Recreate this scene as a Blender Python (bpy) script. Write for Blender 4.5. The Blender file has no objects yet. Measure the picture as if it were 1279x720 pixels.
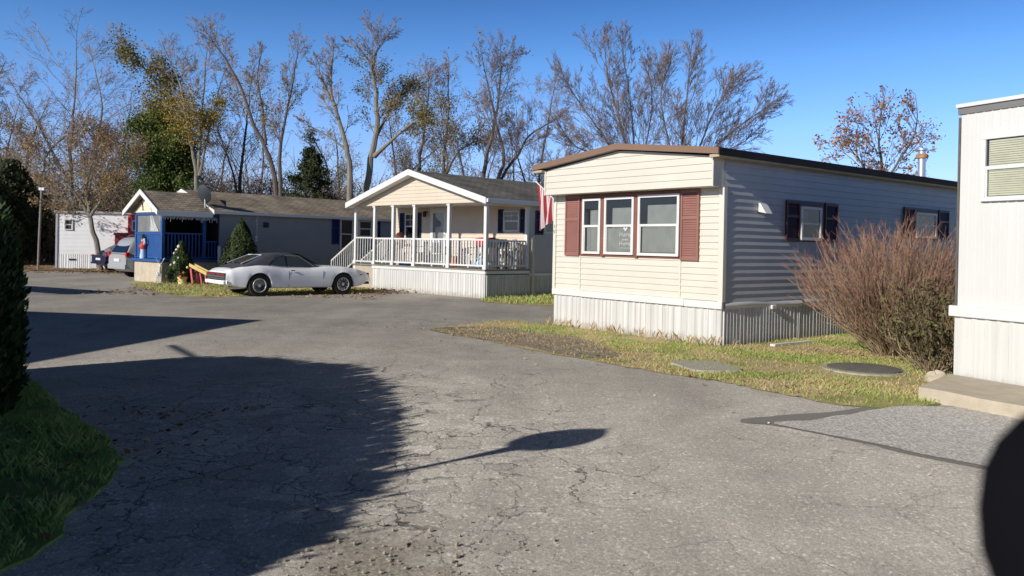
import bpy, math, random
from math import sin, cos, pi, sqrt, radians, atan2
from mathutils import Vector, Matrix
rnd = random.Random(7)
sc = bpy.context.scene
COL = sc.collection
V = Vector

# ------------------------------------------------------------------ camera maths
F, ROLL, PITCH, CY, H = 1012.0, .019, .006, 312.8, 1.6
def ray(u, v):
    cr, sr = cos(ROLL), sin(ROLL)
    x0, y0 = u - 640, v - CY
    x, y = cr*x0 + sr*y0, -sr*x0 + cr*y0
    up = -y/F
    return V((x/F, cos(PITCH) + up*sin(PITCH), -sin(PITCH) + up*cos(PITCH)))
def G(u, v, z=0.0):
    r = ray(u, v); t = (z - H)/r.z
    return V((0, 0, H)) + r*t
def at(u, v, Y):
    r = ray(u, v)
    return V((0, 0, H)) + r*(Y/r.y)

cd = bpy.data.cameras.new('camera'); cam = bpy.data.objects.new('camera', cd); COL.objects.link(cam)
sc.camera = cam
cd.sensor_width = 36; cd.lens = F/1279*36; cd.shift_y = -(360 - CY)/1279
cd.clip_start = .02; cd.clip_end = 2000
R = Matrix.Rotation(radians(90) - PITCH, 4, 'X') @ Matrix.Rotation(ROLL, 4, 'Z')
cam.matrix_world = Matrix.Translation((0, 0, H)) @ R
cd.dof.use_dof = True; cd.dof.focus_distance = 12.0; cd.dof.aperture_fstop = cd.lens/8.0
cd.dof.aperture_blades = 0

# ------------------------------------------------------------------ light
EL, AZ = radians(24.7), radians(42.1)          # light travels along azimuth AZ
ld = V((cos(AZ)*cos(EL), sin(AZ)*cos(EL), -sin(EL)))
sl = bpy.data.lights.new('sun', 'SUN'); so = bpy.data.objects.new('sun', sl); COL.objects.link(so)
sl.energy = 5.0; sl.angle = radians(.53); sl.color = (1, .945, .86)
so.rotation_euler = ld.to_track_quat('-Z', 'Y').to_euler(); so.location = (-20, -20, 30)
w = bpy.data.worlds.new('World'); sc.world = w; w.use_nodes = True
nt = w.node_tree; bg = nt.nodes['Background']
sky = nt.nodes.new('ShaderNodeTexSky'); sky.sky_type = 'NISHITA'; sky.sun_disc = False
sky.sun_elevation = EL; sky.sun_rotation = radians(90) - (AZ + pi)
sky.air_density = 1.0; sky.dust_density = .02; sky.ozone_density = 3.0; sky.altitude = 0
hs = nt.nodes.new('ShaderNodeHueSaturation'); hs.inputs['Saturation'].default_value = 1.33; hs.inputs['Hue'].default_value = .517
nt.links.new(sky.outputs[0], hs.inputs['Color'])
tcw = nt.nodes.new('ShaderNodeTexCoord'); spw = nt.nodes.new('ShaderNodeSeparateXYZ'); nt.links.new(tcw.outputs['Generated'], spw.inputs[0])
mrw = nt.nodes.new('ShaderNodeMapRange'); mrw.inputs[1].default_value = .14; mrw.inputs[2].default_value = .52; mrw.inputs[3].default_value = 1.0; mrw.inputs[4].default_value = .05   # sky dimmed overhead to cut ambient fill and deepen the shadows
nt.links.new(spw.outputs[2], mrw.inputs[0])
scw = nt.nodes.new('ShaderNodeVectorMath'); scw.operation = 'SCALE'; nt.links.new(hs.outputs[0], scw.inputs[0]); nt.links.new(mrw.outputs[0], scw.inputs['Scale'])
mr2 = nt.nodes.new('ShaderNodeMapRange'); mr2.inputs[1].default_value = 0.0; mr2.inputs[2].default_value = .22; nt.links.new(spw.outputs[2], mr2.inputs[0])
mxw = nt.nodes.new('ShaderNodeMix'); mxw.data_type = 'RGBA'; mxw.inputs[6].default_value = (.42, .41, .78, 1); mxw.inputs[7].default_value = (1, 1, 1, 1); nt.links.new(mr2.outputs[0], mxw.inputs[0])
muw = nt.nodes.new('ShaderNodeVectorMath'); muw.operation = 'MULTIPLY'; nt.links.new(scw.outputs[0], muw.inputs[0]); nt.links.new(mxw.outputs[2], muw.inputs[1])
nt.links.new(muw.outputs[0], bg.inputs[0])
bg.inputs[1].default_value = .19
vs = sc.view_settings; vs.view_transform = 'Standard'; vs.look = 'None'; vs.exposure = 0; vs.gamma = 1
sc.cycles.max_bounces = 6; sc.cycles.transparent_max_bounces = 12

# ------------------------------------------------------------------ materials
MATS = {}
def N(nt, t, **k):
    n = nt.nodes.new('ShaderNode' + t)
    for a, b in k.items(): setattr(n, a, b)
    return n
def c4(c): return (c[0], c[1], c[2], 1)
def mat(name, col, rough=.6, var=.12, scale=4.0, bump=0.0, bscale=60.0, spec=.4, metal=0.0, stretch=None, col2=None, dirt=0.0, dirtcol=(.2, .17, .12), contrast=.5):
    if name in MATS: return MATS[name]
    m = bpy.data.materials.new(name); m.use_nodes = True; nt = m.node_tree; L = nt.links
    b = nt.nodes['Principled BSDF']; b.inputs['Roughness'].default_value = rough
    b.inputs['Specular IOR Level'].default_value = spec; b.inputs['Metallic'].default_value = metal
    tc = N(nt, 'TexCoord'); mp = N(nt, 'Mapping'); L.new(tc.outputs['Object'], mp.inputs['Vector'])
    if stretch: mp.inputs['Scale'].default_value = stretch
    no = N(nt, 'TexNoise'); no.inputs['Scale'].default_value = scale; no.inputs['Detail'].default_value = 5
    L.new(mp.outputs[0], no.inputs['Vector'])
    mr = N(nt, 'MapRange'); mr.inputs[1].default_value = .5 - contrast*.5; mr.inputs[2].default_value = .5 + contrast*.5
    L.new(no.outputs['Fac'], mr.inputs[0])
    mx = N(nt, 'Mix', data_type='RGBA')
    a = [max(0, x*(1 - var)) for x in col]; z = [min(1, x*(1 + var)) for x in col]
    if col2: a, z = col, col2
    mx.inputs[6].default_value = c4(a); mx.inputs[7].default_value = c4(z)
    L.new(mr.outputs[0], mx.inputs[0]); out = mx.outputs[2]
    if dirt:
        n2 = N(nt, 'TexNoise'); n2.inputs['Scale'].default_value = scale*.35; n2.inputs['Detail'].default_value = 8; n2.inputs['Roughness'].default_value = .7
        L.new(mp.outputs[0], n2.inputs['Vector'])
        r2 = N(nt, 'MapRange'); r2.inputs[1].default_value = .5; r2.inputs[2].default_value = .8; r2.inputs[4].default_value = dirt
        L.new(n2.outputs['Fac'], r2.inputs[0])
        m2 = N(nt, 'Mix', data_type='RGBA'); m2.inputs[7].default_value = c4(dirtcol)
        L.new(r2.outputs[0], m2.inputs[0]); L.new(out, m2.inputs[6]); out = m2.outputs[2]
    if 'skirting' in name:
        sx_ = N(nt, 'SeparateXYZ'); L.new(tc.outputs['Object'], sx_.inputs[0])
        n4 = N(nt, 'TexNoise'); n4.inputs['Scale'].default_value = 7; n4.inputs['Detail'].default_value = 6; L.new(tc.outputs['Object'], n4.inputs['Vector'])
        a4 = N(nt, 'Math', operation='MULTIPLY_ADD'); a4.inputs[1].default_value = .34; L.new(n4.outputs[0], a4.inputs[0]); 
        ng = N(nt, 'Math', operation='SUBTRACT'); ng.inputs[0].default_value = 0; L.new(sx_.outputs[2], ng.inputs[1]); L.new(ng.outputs[0], a4.inputs[2])
        r4 = N(nt, 'MapRange'); r4.inputs[1].default_value = .0; r4.inputs[2].default_value = .16; r4.inputs[4].default_value = .55; L.new(a4.outputs[0], r4.inputs[0])
        m4 = N(nt, 'Mix', data_type='RGBA'); m4.inputs[7].default_value = (.26, .215, .15, 1); L.new(r4.outputs[0], m4.inputs[0]); L.new(out, m4.inputs[6]); out = m4.outputs[2]
    L.new(out, b.inputs['Base Color'])
    if bump:
        n3 = N(nt, 'TexNoise'); n3.inputs['Scale'].default_value = bscale; n3.inputs['Detail'].default_value = 4
        L.new(mp.outputs[0], n3.inputs['Vector'])
        bp = N(nt, 'Bump'); bp.inputs['Strength'].default_value = bump; bp.inputs['Distance'].default_value = .02
        L.new(n3.outputs['Fac'], bp.inputs['Height']); L.new(bp.outputs[0], b.inputs['Normal'])
    MATS[name] = m
    return m
def glass_mat(name, tint=(.02, .025, .03), clear=0.0, rough=.02):
    if name in MATS: return MATS[name]
    m = bpy.data.materials.new(name); m.use_nodes = True; nt = m.node_tree; L = nt.links
    b = nt.nodes['Principled BSDF']; b.inputs['Base Color'].default_value = c4(tint); b.inputs['Roughness'].default_value = rough
    b.inputs['Specular IOR Level'].default_value = .8
    if clear:
        tr = N(nt, 'BsdfTransparent'); tr.inputs[0].default_value = (.86, .9, .9, 1)
        gl = N(nt, 'BsdfGlossy'); gl.inputs['Roughness'].default_value = rough
        fr = N(nt, 'Fresnel'); fr.inputs[0].default_value = 1.55
        ad = N(nt, 'Math', operation='MULTIPLY_ADD'); ad.inputs[1].default_value = .85; ad.inputs[2].default_value = .01
        L.new(fr.outputs[0], ad.inputs[0])
        ms = N(nt, 'MixShader'); L.new(ad.outputs[0], ms.inputs[0]); L.new(tr.outputs[0], ms.inputs[1]); L.new(gl.outputs[0], ms.inputs[2])
        L.new(ms.outputs[0], nt.nodes['Material Output'].inputs['Surface'])
    else:
        tc = N(nt, 'TexCoord'); no = N(nt, 'TexNoise'); no.inputs['Scale'].default_value = 2.0; L.new(tc.outputs['Object'], no.inputs['Vector'])
        bp = N(nt, 'Bump'); bp.inputs['Strength'].default_value = .04; L.new(no.outputs[0], bp.inputs['Height']); L.new(bp.outputs[0], b.inputs['Normal'])
    MATS[name] = m
    return m
def leaf_mat(name, c1, c2, c3=None, scale=.8, trans=.25):
    if name in MATS: return MATS[name]
    m = bpy.data.materials.new(name); m.use_nodes = True; nt = m.node_tree; L = nt.links
    b = nt.nodes['Principled BSDF']; b.inputs['Roughness'].default_value = .65; b.inputs['Specular IOR Level'].default_value = .25
    tc = N(nt, 'TexCoord'); ge = N(nt, 'NewGeometry')
    no = N(nt, 'TexNoise'); no.inputs['Scale'].default_value = scale; no.inputs['Detail'].default_value = 3
    L.new(tc.outputs['Object'], no.inputs['Vector'])
    ad = N(nt, 'Math', operation='MULTIPLY_ADD'); ad.inputs[1].default_value = .45; L.new(ge.outputs['Random Per Island'], ad.inputs[0])
    sb = N(nt, 'Math', operation='SUBTRACT'); sb.inputs[1].default_value = .225; L.new(no.outputs['Fac'], sb.inputs[0]); L.new(sb.outputs[0], ad.inputs[2])
    cr = N(nt, 'ValToRGB'); e = cr.color_ramp.elements
    e[0].position = .25; e[0].color = c4(c1); e[1].position = .75; e[1].color = c4(c3 or c2)
    if c3:
        q = cr.color_ramp.elements.new(.5); q.color = c4(c2)
    L.new(ad.outputs[0], cr.inputs[0]); L.new(cr.outputs[0], b.inputs['Base Color'])
    if trans:
        tl = N(nt, 'BsdfTranslucent'); L.new(cr.outputs[0], tl.inputs[0])
        ms = N(nt, 'MixShader'); ms.inputs[0].default_value = trans
        L.new(b.outputs[0], ms.inputs[1]); L.new(tl.outputs[0], ms.inputs[2]); L.new(ms.outputs[0], nt.nodes['Material Output'].inputs['Surface'])
    MATS[name] = m
    return m
def shingle_mat(name, c1, c2, ang=0):
    m = bpy.data.materials.new(name); m.use_nodes = True; nt = m.node_tree; L = nt.links
    b = nt.nodes['Principled BSDF']; b.inputs['Roughness'].default_value = .9; b.inputs['Specular IOR Level'].default_value = .2
    tc = N(nt, 'TexCoord'); mp = N(nt, 'Mapping'); mp.inputs['Rotation'].default_value = (0, 0, pi/2); L.new(tc.outputs['Object'], mp.inputs['Vector'])
    br = N(nt, 'TexBrick'); br.inputs['Scale'].default_value = 1; br.inputs['Brick Width'].default_value = .3; br.inputs['Row Height'].default_value = .14
    br.inputs['Mortar Size'].default_value = .012; br.inputs['Color1'].default_value = c4(c1); br.inputs['Color2'].default_value = c4(c2); br.inputs['Mortar'].default_value = c4([x*.45 for x in c1])
    L.new(mp.outputs[0], br.inputs['Vector'])
    no = N(nt, 'TexNoise'); no.inputs['Scale'].default_value = 1.3; no.inputs['Detail'].default_value = 8; L.new(tc.outputs['Object'], no.inputs['Vector'])
    mr = N(nt, 'MapRange'); mr.inputs[1].default_value = .3; mr.inputs[2].default_value = .7; mr.inputs[3].default_value = .65; mr.inputs[4].default_value = 1.25; L.new(no.outputs[0], mr.inputs[0])
    vm = N(nt, 'VectorMath', operation='SCALE'); L.new(br.outputs[0], vm.inputs[0]); L.new(mr.outputs[0], vm.inputs['Scale']); L.new(vm.outputs[0], b.inputs['Base Color'])
    bp = N(nt, 'Bump'); bp.inputs['Strength'].default_value = .5; bp.inputs['Distance'].default_value = .01; L.new(br.outputs['Fac'], bp.inputs['Height']); bp.invert = True; L.new(bp.outputs[0], b.inputs['Normal'])
    return m

# ------------------------------------------------------------------ mesh builder
class MB:
    def __init__(s): s.v = []; s.f = []; s.m = []; s.s = []
    def add(s, vs, fs, m=0, sm=False):
        o = len(s.v); s.v.extend([tuple(p) for p in vs])
        for f in fs: s.f.append([i + o for i in f]); s.m.append(m); s.s.append(sm)
    def hexa(s, p, m=0): s.add(p, [(0, 3, 2, 1), (4, 5, 6, 7), (0, 1, 5, 4), (1, 2, 6, 5), (2, 3, 7, 6), (3, 0, 4, 7)], m)
    def box(s, x0, x1, y0, y1, z0, z1, m=0):
        s.hexa([(x0, y0, z0), (x1, y0, z0), (x1, y1, z0), (x0, y1, z0), (x0, y0, z1), (x1, y0, z1), (x1, y1, z1), (x0, y1, z1)], m)
    def pbox(s, P, x0, x1, z0, z1, d0, d1, m=0):
        s.hexa([P(x0, z0, d1), P(x1, z0, d1), P(x1, z0, d0), P(x0, z0, d0), P(x0, z1, d1), P(x1, z1, d1), P(x1, z1, d0), P(x0, z1, d0)], m)
    def bar(s, p, q, wd, ht, m=0, upv=(0, 0, 1)):
        p, q = V(p), V(q); d = (q - p).normalized(); u = V(upv)
        if abs(d.dot(u)) > .98: u = V((0, 1, 0))
        a = d.cross(u).normalized()*wd/2; b = a.cross(d).normalized()*ht/2
        s.hexa([p - a - b, p + a - b, p + a + b, p - a + b, q - a - b, q + a - b, q + a + b, q - a + b], m)
    def tube(s, pts, rad, n=6, m=0, cap=True, sm=True):
        pts = [V(p) for p in pts]
        if not hasattr(rad, '__len__'): rad = [rad]*len(pts)
        o = len(s.v); k = len(pts); d = (pts[1] - pts[0]).normalized()
        a = d.cross(V((0, 0, 1)) if abs(d.z) < .9 else V((1, 0, 0))).normalized()
        for i in range(k):
            d = (pts[min(i + 1, k - 1)] - pts[max(i - 1, 0)]).normalized()
            a = (a - d*a.dot(d)).normalized(); b = d.cross(a); r = rad[i]; p = pts[i]
            for j in range(n):
                t = 2*pi*j/n; c, q = cos(t)*r, sin(t)*r
                s.v.append((p.x + a.x*c + b.x*q, p.y + a.y*c + b.y*q, p.z + a.z*c + b.z*q))
        for i in range(k - 1):
            for j in range(n):
                e = o + i*n; j2 = (j + 1) % n
                s.f.append([e + j, e + j2, e + n + j2, e + n + j]); s.m.append(m); s.s.append(sm)
        if cap and n > 2:
            s.f.append([o + j for j in range(n)][::-1]); s.m.append(m); s.s.append(False)
            s.f.append([o + (k - 1)*n + j for j in range(n)]); s.m.append(m); s.s.append(False)
    def lathe(s, prof, c=(0, 0, 0), n=16, m=0, axis='z', sx=1, sy=1):
        vs = []; fs = []
        for r, z in prof:
            for j in range(n):
                t = 2*pi*j/n; x, y = r*cos(t)*sx, r*sin(t)*sy
                if axis == 'z': vs.append((c[0] + x, c[1] + y, c[2] + z))
                elif axis == 'y': vs.append((c[0] + x, c[1] + z, c[2] - y))
                else: vs.append((c[0] + z, c[1] + x, c[2] + y))
        for i in range(len(prof) - 1):
            for j in range(n):
                j2 = (j + 1) % n; fs.append((i*n + j, i*n + j2, (i + 1)*n + j2, (i + 1)*n + j))
        fs.append(list(range(n))[::-1]); fs.append([(len(prof) - 1)*n + j for j in range(n)])
        s.add(vs, fs, m, True)
    def grid(s, nx, ny, fn, m=0, sm=True):
        vs = [fn(i/nx, j/ny) for j in range(ny + 1) for i in range(nx + 1)]
        fs = [(j*(nx + 1) + i, j*(nx + 1) + i + 1, (j + 1)*(nx + 1) + i + 1, (j + 1)*(nx + 1) + i) for j in range(ny) for i in range(nx)]
        s.add(vs, fs, m, sm)
    def card(s, p, n, sz, m=0, asp=.6, rr=rnd):
        n = V(n).normalized(); a = n.cross(V((rr.uniform(-1, 1), rr.uniform(-1, 1), rr.uniform(-1, 1)))).normalized(); b = n.cross(a)*sz*asp*.5; a = a*sz*.5; p = V(p)
        s.add([p - a, p - b*1.0 + a*.1, p + a, p + b*1.0 + a*.1], [(0, 1, 2, 3)], m)
    def build(s, name, mats, parent=None, bevel=0, angle=35, loc=None):
        me = bpy.data.meshes.new(name); me.from_pydata(s.v, [], s.f)
        for mm in (mats if isinstance(mats, (list, tuple)) else [mats]): me.materials.append(mm)
        me.polygons.foreach_set('material_index', s.m); me.polygons.foreach_set('use_smooth', s.s)
        me.update()
        if any(s.s): me.set_sharp_from_angle(angle=radians(angle))
        o = bpy.data.objects.new(name, me); COL.objects.link(o)
        if parent: o.parent = parent
        if loc: o.location = loc
        if bevel:
            bm = o.modifiers.new('bevel', 'BEVEL'); bm.width = bevel; bm.segments = 2; bm.limit_method = 'ANGLE'; bm.angle_limit = radians(40)
        return o
def tag(o, label=None, cat=None, group=None, kind=None):
    for k, v in (('label', label), ('category', cat), ('group', group), ('kind', kind)):
        if v: o[k] = v
    return o
def thing(name, label, cat, loc=(0, 0, 0), rz=0, group=None):
    o = bpy.data.objects.new(name, None); COL.objects.link(o); o.location = loc; o.rotation_euler = (0, 0, rz); o.empty_display_size = .2
    return tag(o, label, cat, group)
def copy_tree(o, parent=None):
    c = o.copy(); COL.objects.link(c); c.parent = parent
    for ch in o.children: copy_tree(ch, c)
    return c

# ------------------------------------------------------------------ ground materials
def asphalt_mat():
    m = bpy.data.materials.new('asphalt'); m.use_nodes = True; nt = m.node_tree; L = nt.links
    b = nt.nodes['Principled BSDF']; b.inputs['Roughness'].default_value = .85; b.inputs['Specular IOR Level'].default_value = .3
    tc = N(nt, 'TexCoord'); P = tc.outputs['Object']
    def noise(scale, det=4, rough=.5, dist=0):
        n = N(nt, 'TexNoise'); n.inputs['Scale'].default_value = scale; n.inputs['Detail'].default_value = det; n.inputs['Roughness'].default_value = rough; n.inputs['Distortion'].default_value = dist
        L.new(P, n.inputs['Vector']); return n.outputs['Fac']
    def mrange(x, a, c, lo, hi):
        n = N(nt, 'MapRange'); L.new(x, n.inputs[0])
        for i, q in enumerate((a, c, lo, hi)): n.inputs[i + 1].default_value = q
        return n.outputs[0]
    def math(op, x, y):
        n = N(nt, 'Math', operation=op)
        for i, q in enumerate((x, y)):
            if isinstance(q, (int, float)): n.inputs[i].default_value = q
            else: L.new(q, n.inputs[i])
        return n.outputs[0]
    # alligator crack zone around the foreground left
    sep = N(nt, 'SeparateXYZ'); L.new(P, sep.inputs[0])
    dx = math('MULTIPLY', math('ADD', sep.outputs[0], 1.9), .36); dy = math('MULTIPLY', math('ADD', sep.outputs[1], -6.0), .22)
    dd = math('SQRT', math('ADD', math('MULTIPLY', dx, dx), math('MULTIPLY', dy, dy)), 0)
    zone = mrange(math('ADD', dd, math('MULTIPLY', math('SUBTRACT', noise(.6, 5, .6), .5), 1.6)), .5, 1.1, 1, 0)
    wob = N(nt, 'TexNoise'); wob.inputs['Scale'].default_value = 2.2; wob.inputs['Detail'].default_value = 6; wob.inputs['Roughness'].default_value = .65; L.new(P, wob.inputs['Vector'])
    wv = N(nt, 'VectorMath', operation='MULTIPLY_ADD'); L.new(wob.outputs['Color'], wv.inputs[0]); wv.inputs[1].default_value = (.5, .5, 0); L.new(P, wv.inputs[2])
    def crack(scale, width, rnd_=1):
        v = N(nt, 'TexVoronoi', feature='DISTANCE_TO_EDGE'); v.inputs['Scale'].default_value = scale; v.inputs['Randomness'].default_value = rnd_
        L.new(wv.outputs[0], v.inputs['Vector']); return mrange(v.outputs['Distance'], width*.35, width, 1, 0)
    c1 = math('MULTIPLY', crack(.42, .005), mrange(noise(.35, 3), .48, .6, 0, .35))
    c2 = math('MULTIPLY', crack(4.2, .026), zone)
    c2 = math('MULTIPLY', c2, mrange(noise(1.1, 4), .40, .56, .1, 1))
    c3 = math('MULTIPLY', math('MULTIPLY', crack(1.3, .009), mrange(noise(.5, 3, .5), .42, .55, 0, .9)), mrange(dd, .8, 2.3, 1, 0))
    cr = math('MAXIMUM', math('MAXIMUM', c1, c2), c3)
    cell = N(nt, 'TexVoronoi'); cell.inputs['Scale'].default_value = 4.2; L.new(wv.outputs[0], cell.inputs['Vector'])
    sepc = N(nt, 'SeparateColor'); L.new(cell.outputs['Color'], sepc.inputs[0])
    cellv = math('ADD', 1, math('MULTIPLY', math('MULTIPLY', math('SUBTRACT', sepc.outputs[0], .5), .3), zone))
    tone = mrange(noise(.22, 6, .6, .4), .3, .7, .80, 1.16)
    tone = math('MULTIPLY', tone, mrange(noise(1.7, 6, .65), .3, .7, .88, 1.12))
    tone = math('MULTIPLY', tone, mrange(noise(.8, 5, .6, .8), .60, .72, 1, .80))
    tone = math('MULTIPLY', tone, mrange(noise(.45, 4, .6, .3), .28, .40, .84, 1))
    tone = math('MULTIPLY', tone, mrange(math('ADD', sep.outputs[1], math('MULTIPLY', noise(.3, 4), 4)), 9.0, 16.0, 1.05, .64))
    # tyre-track streaks along the lane
    mpg = N(nt, 'Mapping'); mpg.inputs['Rotation'].default_value = (0, 0, radians(25)); mpg.inputs['Scale'].default_value = (.9, .09, 1); L.new(P, mpg.inputs['Vector'])
    st = N(nt, 'TexNoise'); st.inputs['Scale'].default_value = 1.0; st.inputs['Detail'].default_value = 4; L.new(mpg.outputs[0], st.inputs['Vector'])
    tone = math('MULTIPLY', tone, mrange(st.outputs['Fac'], .35, .65, .9, 1.1))
    grain = mrange(noise(95, 3, .7), .32, .68, .62, 1.38)
    grain = math('MULTIPLY', grain, mrange(noise(38, 2), .35, .65, .88, 1.12))
    val = math('MULTIPLY', math('MULTIPLY', tone, grain), cellv)
    pit = N(nt, 'TexVoronoi'); pit.inputs['Scale'].default_value = 55; L.new(P, pit.inputs['Vector'])
    ps = N(nt, 'SeparateColor'); L.new(pit.outputs['Color'], ps.inputs[0])
    val = math('MULTIPLY', val, mrange(ps.outputs[1], .9, .95, 1, 1.45))
    base = N(nt, 'Mix', data_type='RGBA'); base.inputs[6].default_value = (.49, .452, .396, 1); base.inputs[7].default_value = (.585, .542, .48, 1); L.new(noise(.5, 4), base.inputs[0])
    sv = N(nt, 'VectorMath', operation='SCALE'); L.new(base.outputs[2], sv.inputs[0]); L.new(val, sv.inputs['Scale'])
    # rubble dirt area near the camera
    gx = math('MULTIPLY', math('ADD', sep.outputs[0], .62), 1.6); gy = math('ADD', sep.outputs[1], -3.85)
    gd = math('SQRT', math('ADD', math('MULTIPLY', gx, gx), math('MULTIPLY', gy, gy)), 0)
    gz = mrange(math('ADD', gd, math('MULTIPLY', math('SUBTRACT', noise(3, 6, .7), .5), 1.8)), .3, .75, .8, 0)
    gm = N(nt, 'Mix', data_type='RGBA'); L.new(gz, gm.inputs[0]); L.new(sv.outputs[0], gm.inputs[6])
    gs = N(nt, 'Mix', data_type='RGBA'); gs.inputs[6].default_value = (.10, .085, .065, 1); gs.inputs[7].default_value = (.5, .44, .35, 1); L.new(mrange(noise(42, 4, .8), .35, .65, 0, 1), gs.inputs[0]); L.new(gs.outputs[2], gm.inputs[7])
    cm = N(nt, 'Mix', data_type='RGBA'); cm.inputs[7].default_value = (.03, .026, .022, 1); L.new(math('MULTIPLY', cr, .85), cm.inputs[0]); L.new(gm.outputs[2], cm.inputs[6])
    L.new(cm.outputs[2], b.inputs['Base Color'])
    hgt = math('SUBTRACT', math('ADD', math('MULTIPLY', noise(120, 3, .7), .5), math('MULTIPLY', noise(20, 3), .5)), math('MULTIPLY', cr, 1.2))
    bp = N(nt, 'Bump'); bp.inputs['Strength'].default_value = .55; bp.inputs['Distance'].default_value = .012; L.new(hgt, bp.inputs['Height']); L.new(bp.outputs[0], b.inputs['Normal'])
    return m
def lawn_mat(name, greenmix, cols):
    m = bpy.data.materials.new(name); m.use_nodes = True; nt = m.node_tree; L = nt.links
    b = nt.nodes['Principled BSDF']; b.inputs['Roughness'].default_value = .95; b.inputs['Specular IOR Level'].default_value = .1
    tc = N(nt, 'TexCoord')
    n1 = N(nt, 'TexNoise'); n1.inputs['Scale'].default_value = .9; n1.inputs['Detail'].default_value = 6; n1.inputs['Roughness'].default_value = .65; L.new(tc.outputs['Object'], n1.inputs['Vector'])
    n2 = N(nt, 'TexNoise'); n2.inputs['Scale'].default_value = 30; n2.inputs['Detail'].default_value = 4; n2.inputs['Roughness'].default_value = .7; L.new(tc.outputs['Object'], n2.inputs['Vector'])
    ad = N(nt, 'Math', operation='MULTIPLY_ADD'); ad.inputs[1].default_value = .5; L.new(n2.outputs[0], ad.inputs[0]); 
    s2 = N(nt, 'Math', operation='ADD'); s2.inputs[1].default_value = greenmix - .25; L.new(n1.outputs[0], s2.inputs[0]); L.new(s2.outputs[0], ad.inputs[2])
    cr = N(nt, 'ValToRGB'); e = cr.color_ramp.elements; e[0].position = .3; e[0].color = c4(cols[0]); e[1].position = .7; e[1].color = c4(cols[-1])
    for i, c in enumerate(cols[1:-1]):
        q = e.new(.3 + .4*(i + 1)/(len(cols) - 1)); q.color = c4(c)
    L.new(ad.outputs[0], cr.inputs[0]); L.new(cr.outputs[0], b.inputs['Base Color'])
    bp = N(nt, 'Bump'); bp.inputs['Strength'].default_value = .8; bp.inputs['Distance'].default_value = .03; L.new(n2.outputs[0], bp.inputs['Height']); L.new(bp.outputs[0], b.inputs['Normal'])
    return m
DRY, STRAW, GRN, GRN2, DIRT = (.30, .22, .11), (.36, .28, .15), (.11, .135, .035), (.15, .17, .05), (.17, .135, .10)

def sheet(name, pts, z, m, thick=0, kind='structure'):
    mb = MB(); k = len(pts)
    mb.add([(p[0], p[1], z) for p in pts], [list(range(k))])
    if thick:
        mb.add([(p[0], p[1], z) for p in pts] + [(p[0], p[1], z - thick) for p in pts], [(i, (i + k) , (i + 1) % k + k, (i + 1) % k) for i in range(k)])
    o = mb.build(name, m)
    if o.data.polygons[0].normal.z < 0: o.data.flip_normals()
    return tag(o, kind=kind)
def smooth_poly(pts, n=6, jit=.05, seed=1):
    r = random.Random(seed); out = []; k = len(pts)
    for i in range(k):
        p0, p1, p2, p3 = [V(pts[(i + j - 1) % k]).to_2d() if len(pts[(i + j - 1) % k]) == 3 else V(pts[(i + j - 1) % k]) for j in range(4)]
        for s in range(n):
            t = s/n
            q = .5*((2*p1) + (p2 - p0)*t + (2*p0 - 5*p1 + 4*p2 - p3)*t*t + (3*p1 - p0 - 3*p2 + p3)*t**3)
            out.append((q.x + r.uniform(-jit, jit), q.y + r.uniform(-jit, jit)))
    return out
def inside(p, poly):
    x, y = p; c = False; j = len(poly) - 1
    for i in range(len(poly)):
        xi, yi = poly[i]; xj, yj = poly[j]
        if (yi > y) != (yj > y) and x < (xj - xi)*(y - yi)/(yj - yi) + xi: c = not c
        j = i
    return c

M_ASPH = asphalt_mat()
M_GROUND = lawn_mat('leafy_ground', .0, [(.10, .07, .04), (.2, .14, .075), (.13, .12, .05), (.24, .17, .09)])
M_LAWN = lawn_mat('patchy_lawn', .0, [(.34, .27, .18), (.5, .38, .22), (.6, .48, .28), (.36, .34, .13), (.27, .32, .09), (.21, .27, .06)])
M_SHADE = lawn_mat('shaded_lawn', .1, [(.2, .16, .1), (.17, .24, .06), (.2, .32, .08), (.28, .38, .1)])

sheet('ground', [(-400, -200), (400, -200), (400, 600), (-400, 600)], -.03, M_GROUND)
RD = [(-60, -25), (16, -25), (16, 40), (8, 38), G(690, 372).to_2d()[:], (.2, 24.8), (-.78, 24.0), (-3, 26.3), (-4.9, 28.4), (-6.2, 29.5), (-8.2, 24.6), (-10.2, 25.0), (-12.4, 29.2), (-14.4, 31), (-9, 40), (-12, 43), (-17.5, 36.5), (-22, 37.5), (-30, 39), (-60, 41)]
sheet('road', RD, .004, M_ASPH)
# lawns
LA = smooth_poly([G(*p) for p in [(540, 413), (600, 425), (690, 443), (770, 457), (850, 471), (905, 479), (960, 490), (1020, 502), (1088, 511), (1150, 508)]] + [(5.3, 8.8), (9, 9.5), (18, 16), (22, 33), (12, 33), (3, 19.5), (.9, 16.6), G(640, 401), G(580, 407)], 6, .05, 3)
LA = [p for p in LA]
sheet('lawn', LA, .012, M_LAWN)
LB = smooth_poly([G(*p) for p in [(600, 376), (650, 381), (700, 383)]] + [(3, 23), (6, 29), (4.2, 30), (.5, 25.6)], 6, .04, 4)
sheet('lawn', LB, .012, M_LAWN)
LC = smooth_poly([G(*p) for p in [(166, 357), (210, 368), (250, 372), (300, 371), (345, 369)]] + [(-5.2, 25.4), (-4.6, 27), (-5.5, 34), (-12, 34), (-13.5, 29.5)], 6, .06, 5)
sheet('lawn', LC, .012, M_LAWN)
LL = smooth_poly([(-6.6, 9.4), G(18, 466), G(62, 497), G(110, 535), G(150, 572), G(140, 600), G(85, 650), G(35, 700), (-2.6, 3.0), (-3.0, 1), (-9, 1), (-12, 8)], 6, .035, 6)
sheet('verge', LL, .02, M_SHADE, thick=.03)
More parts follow.
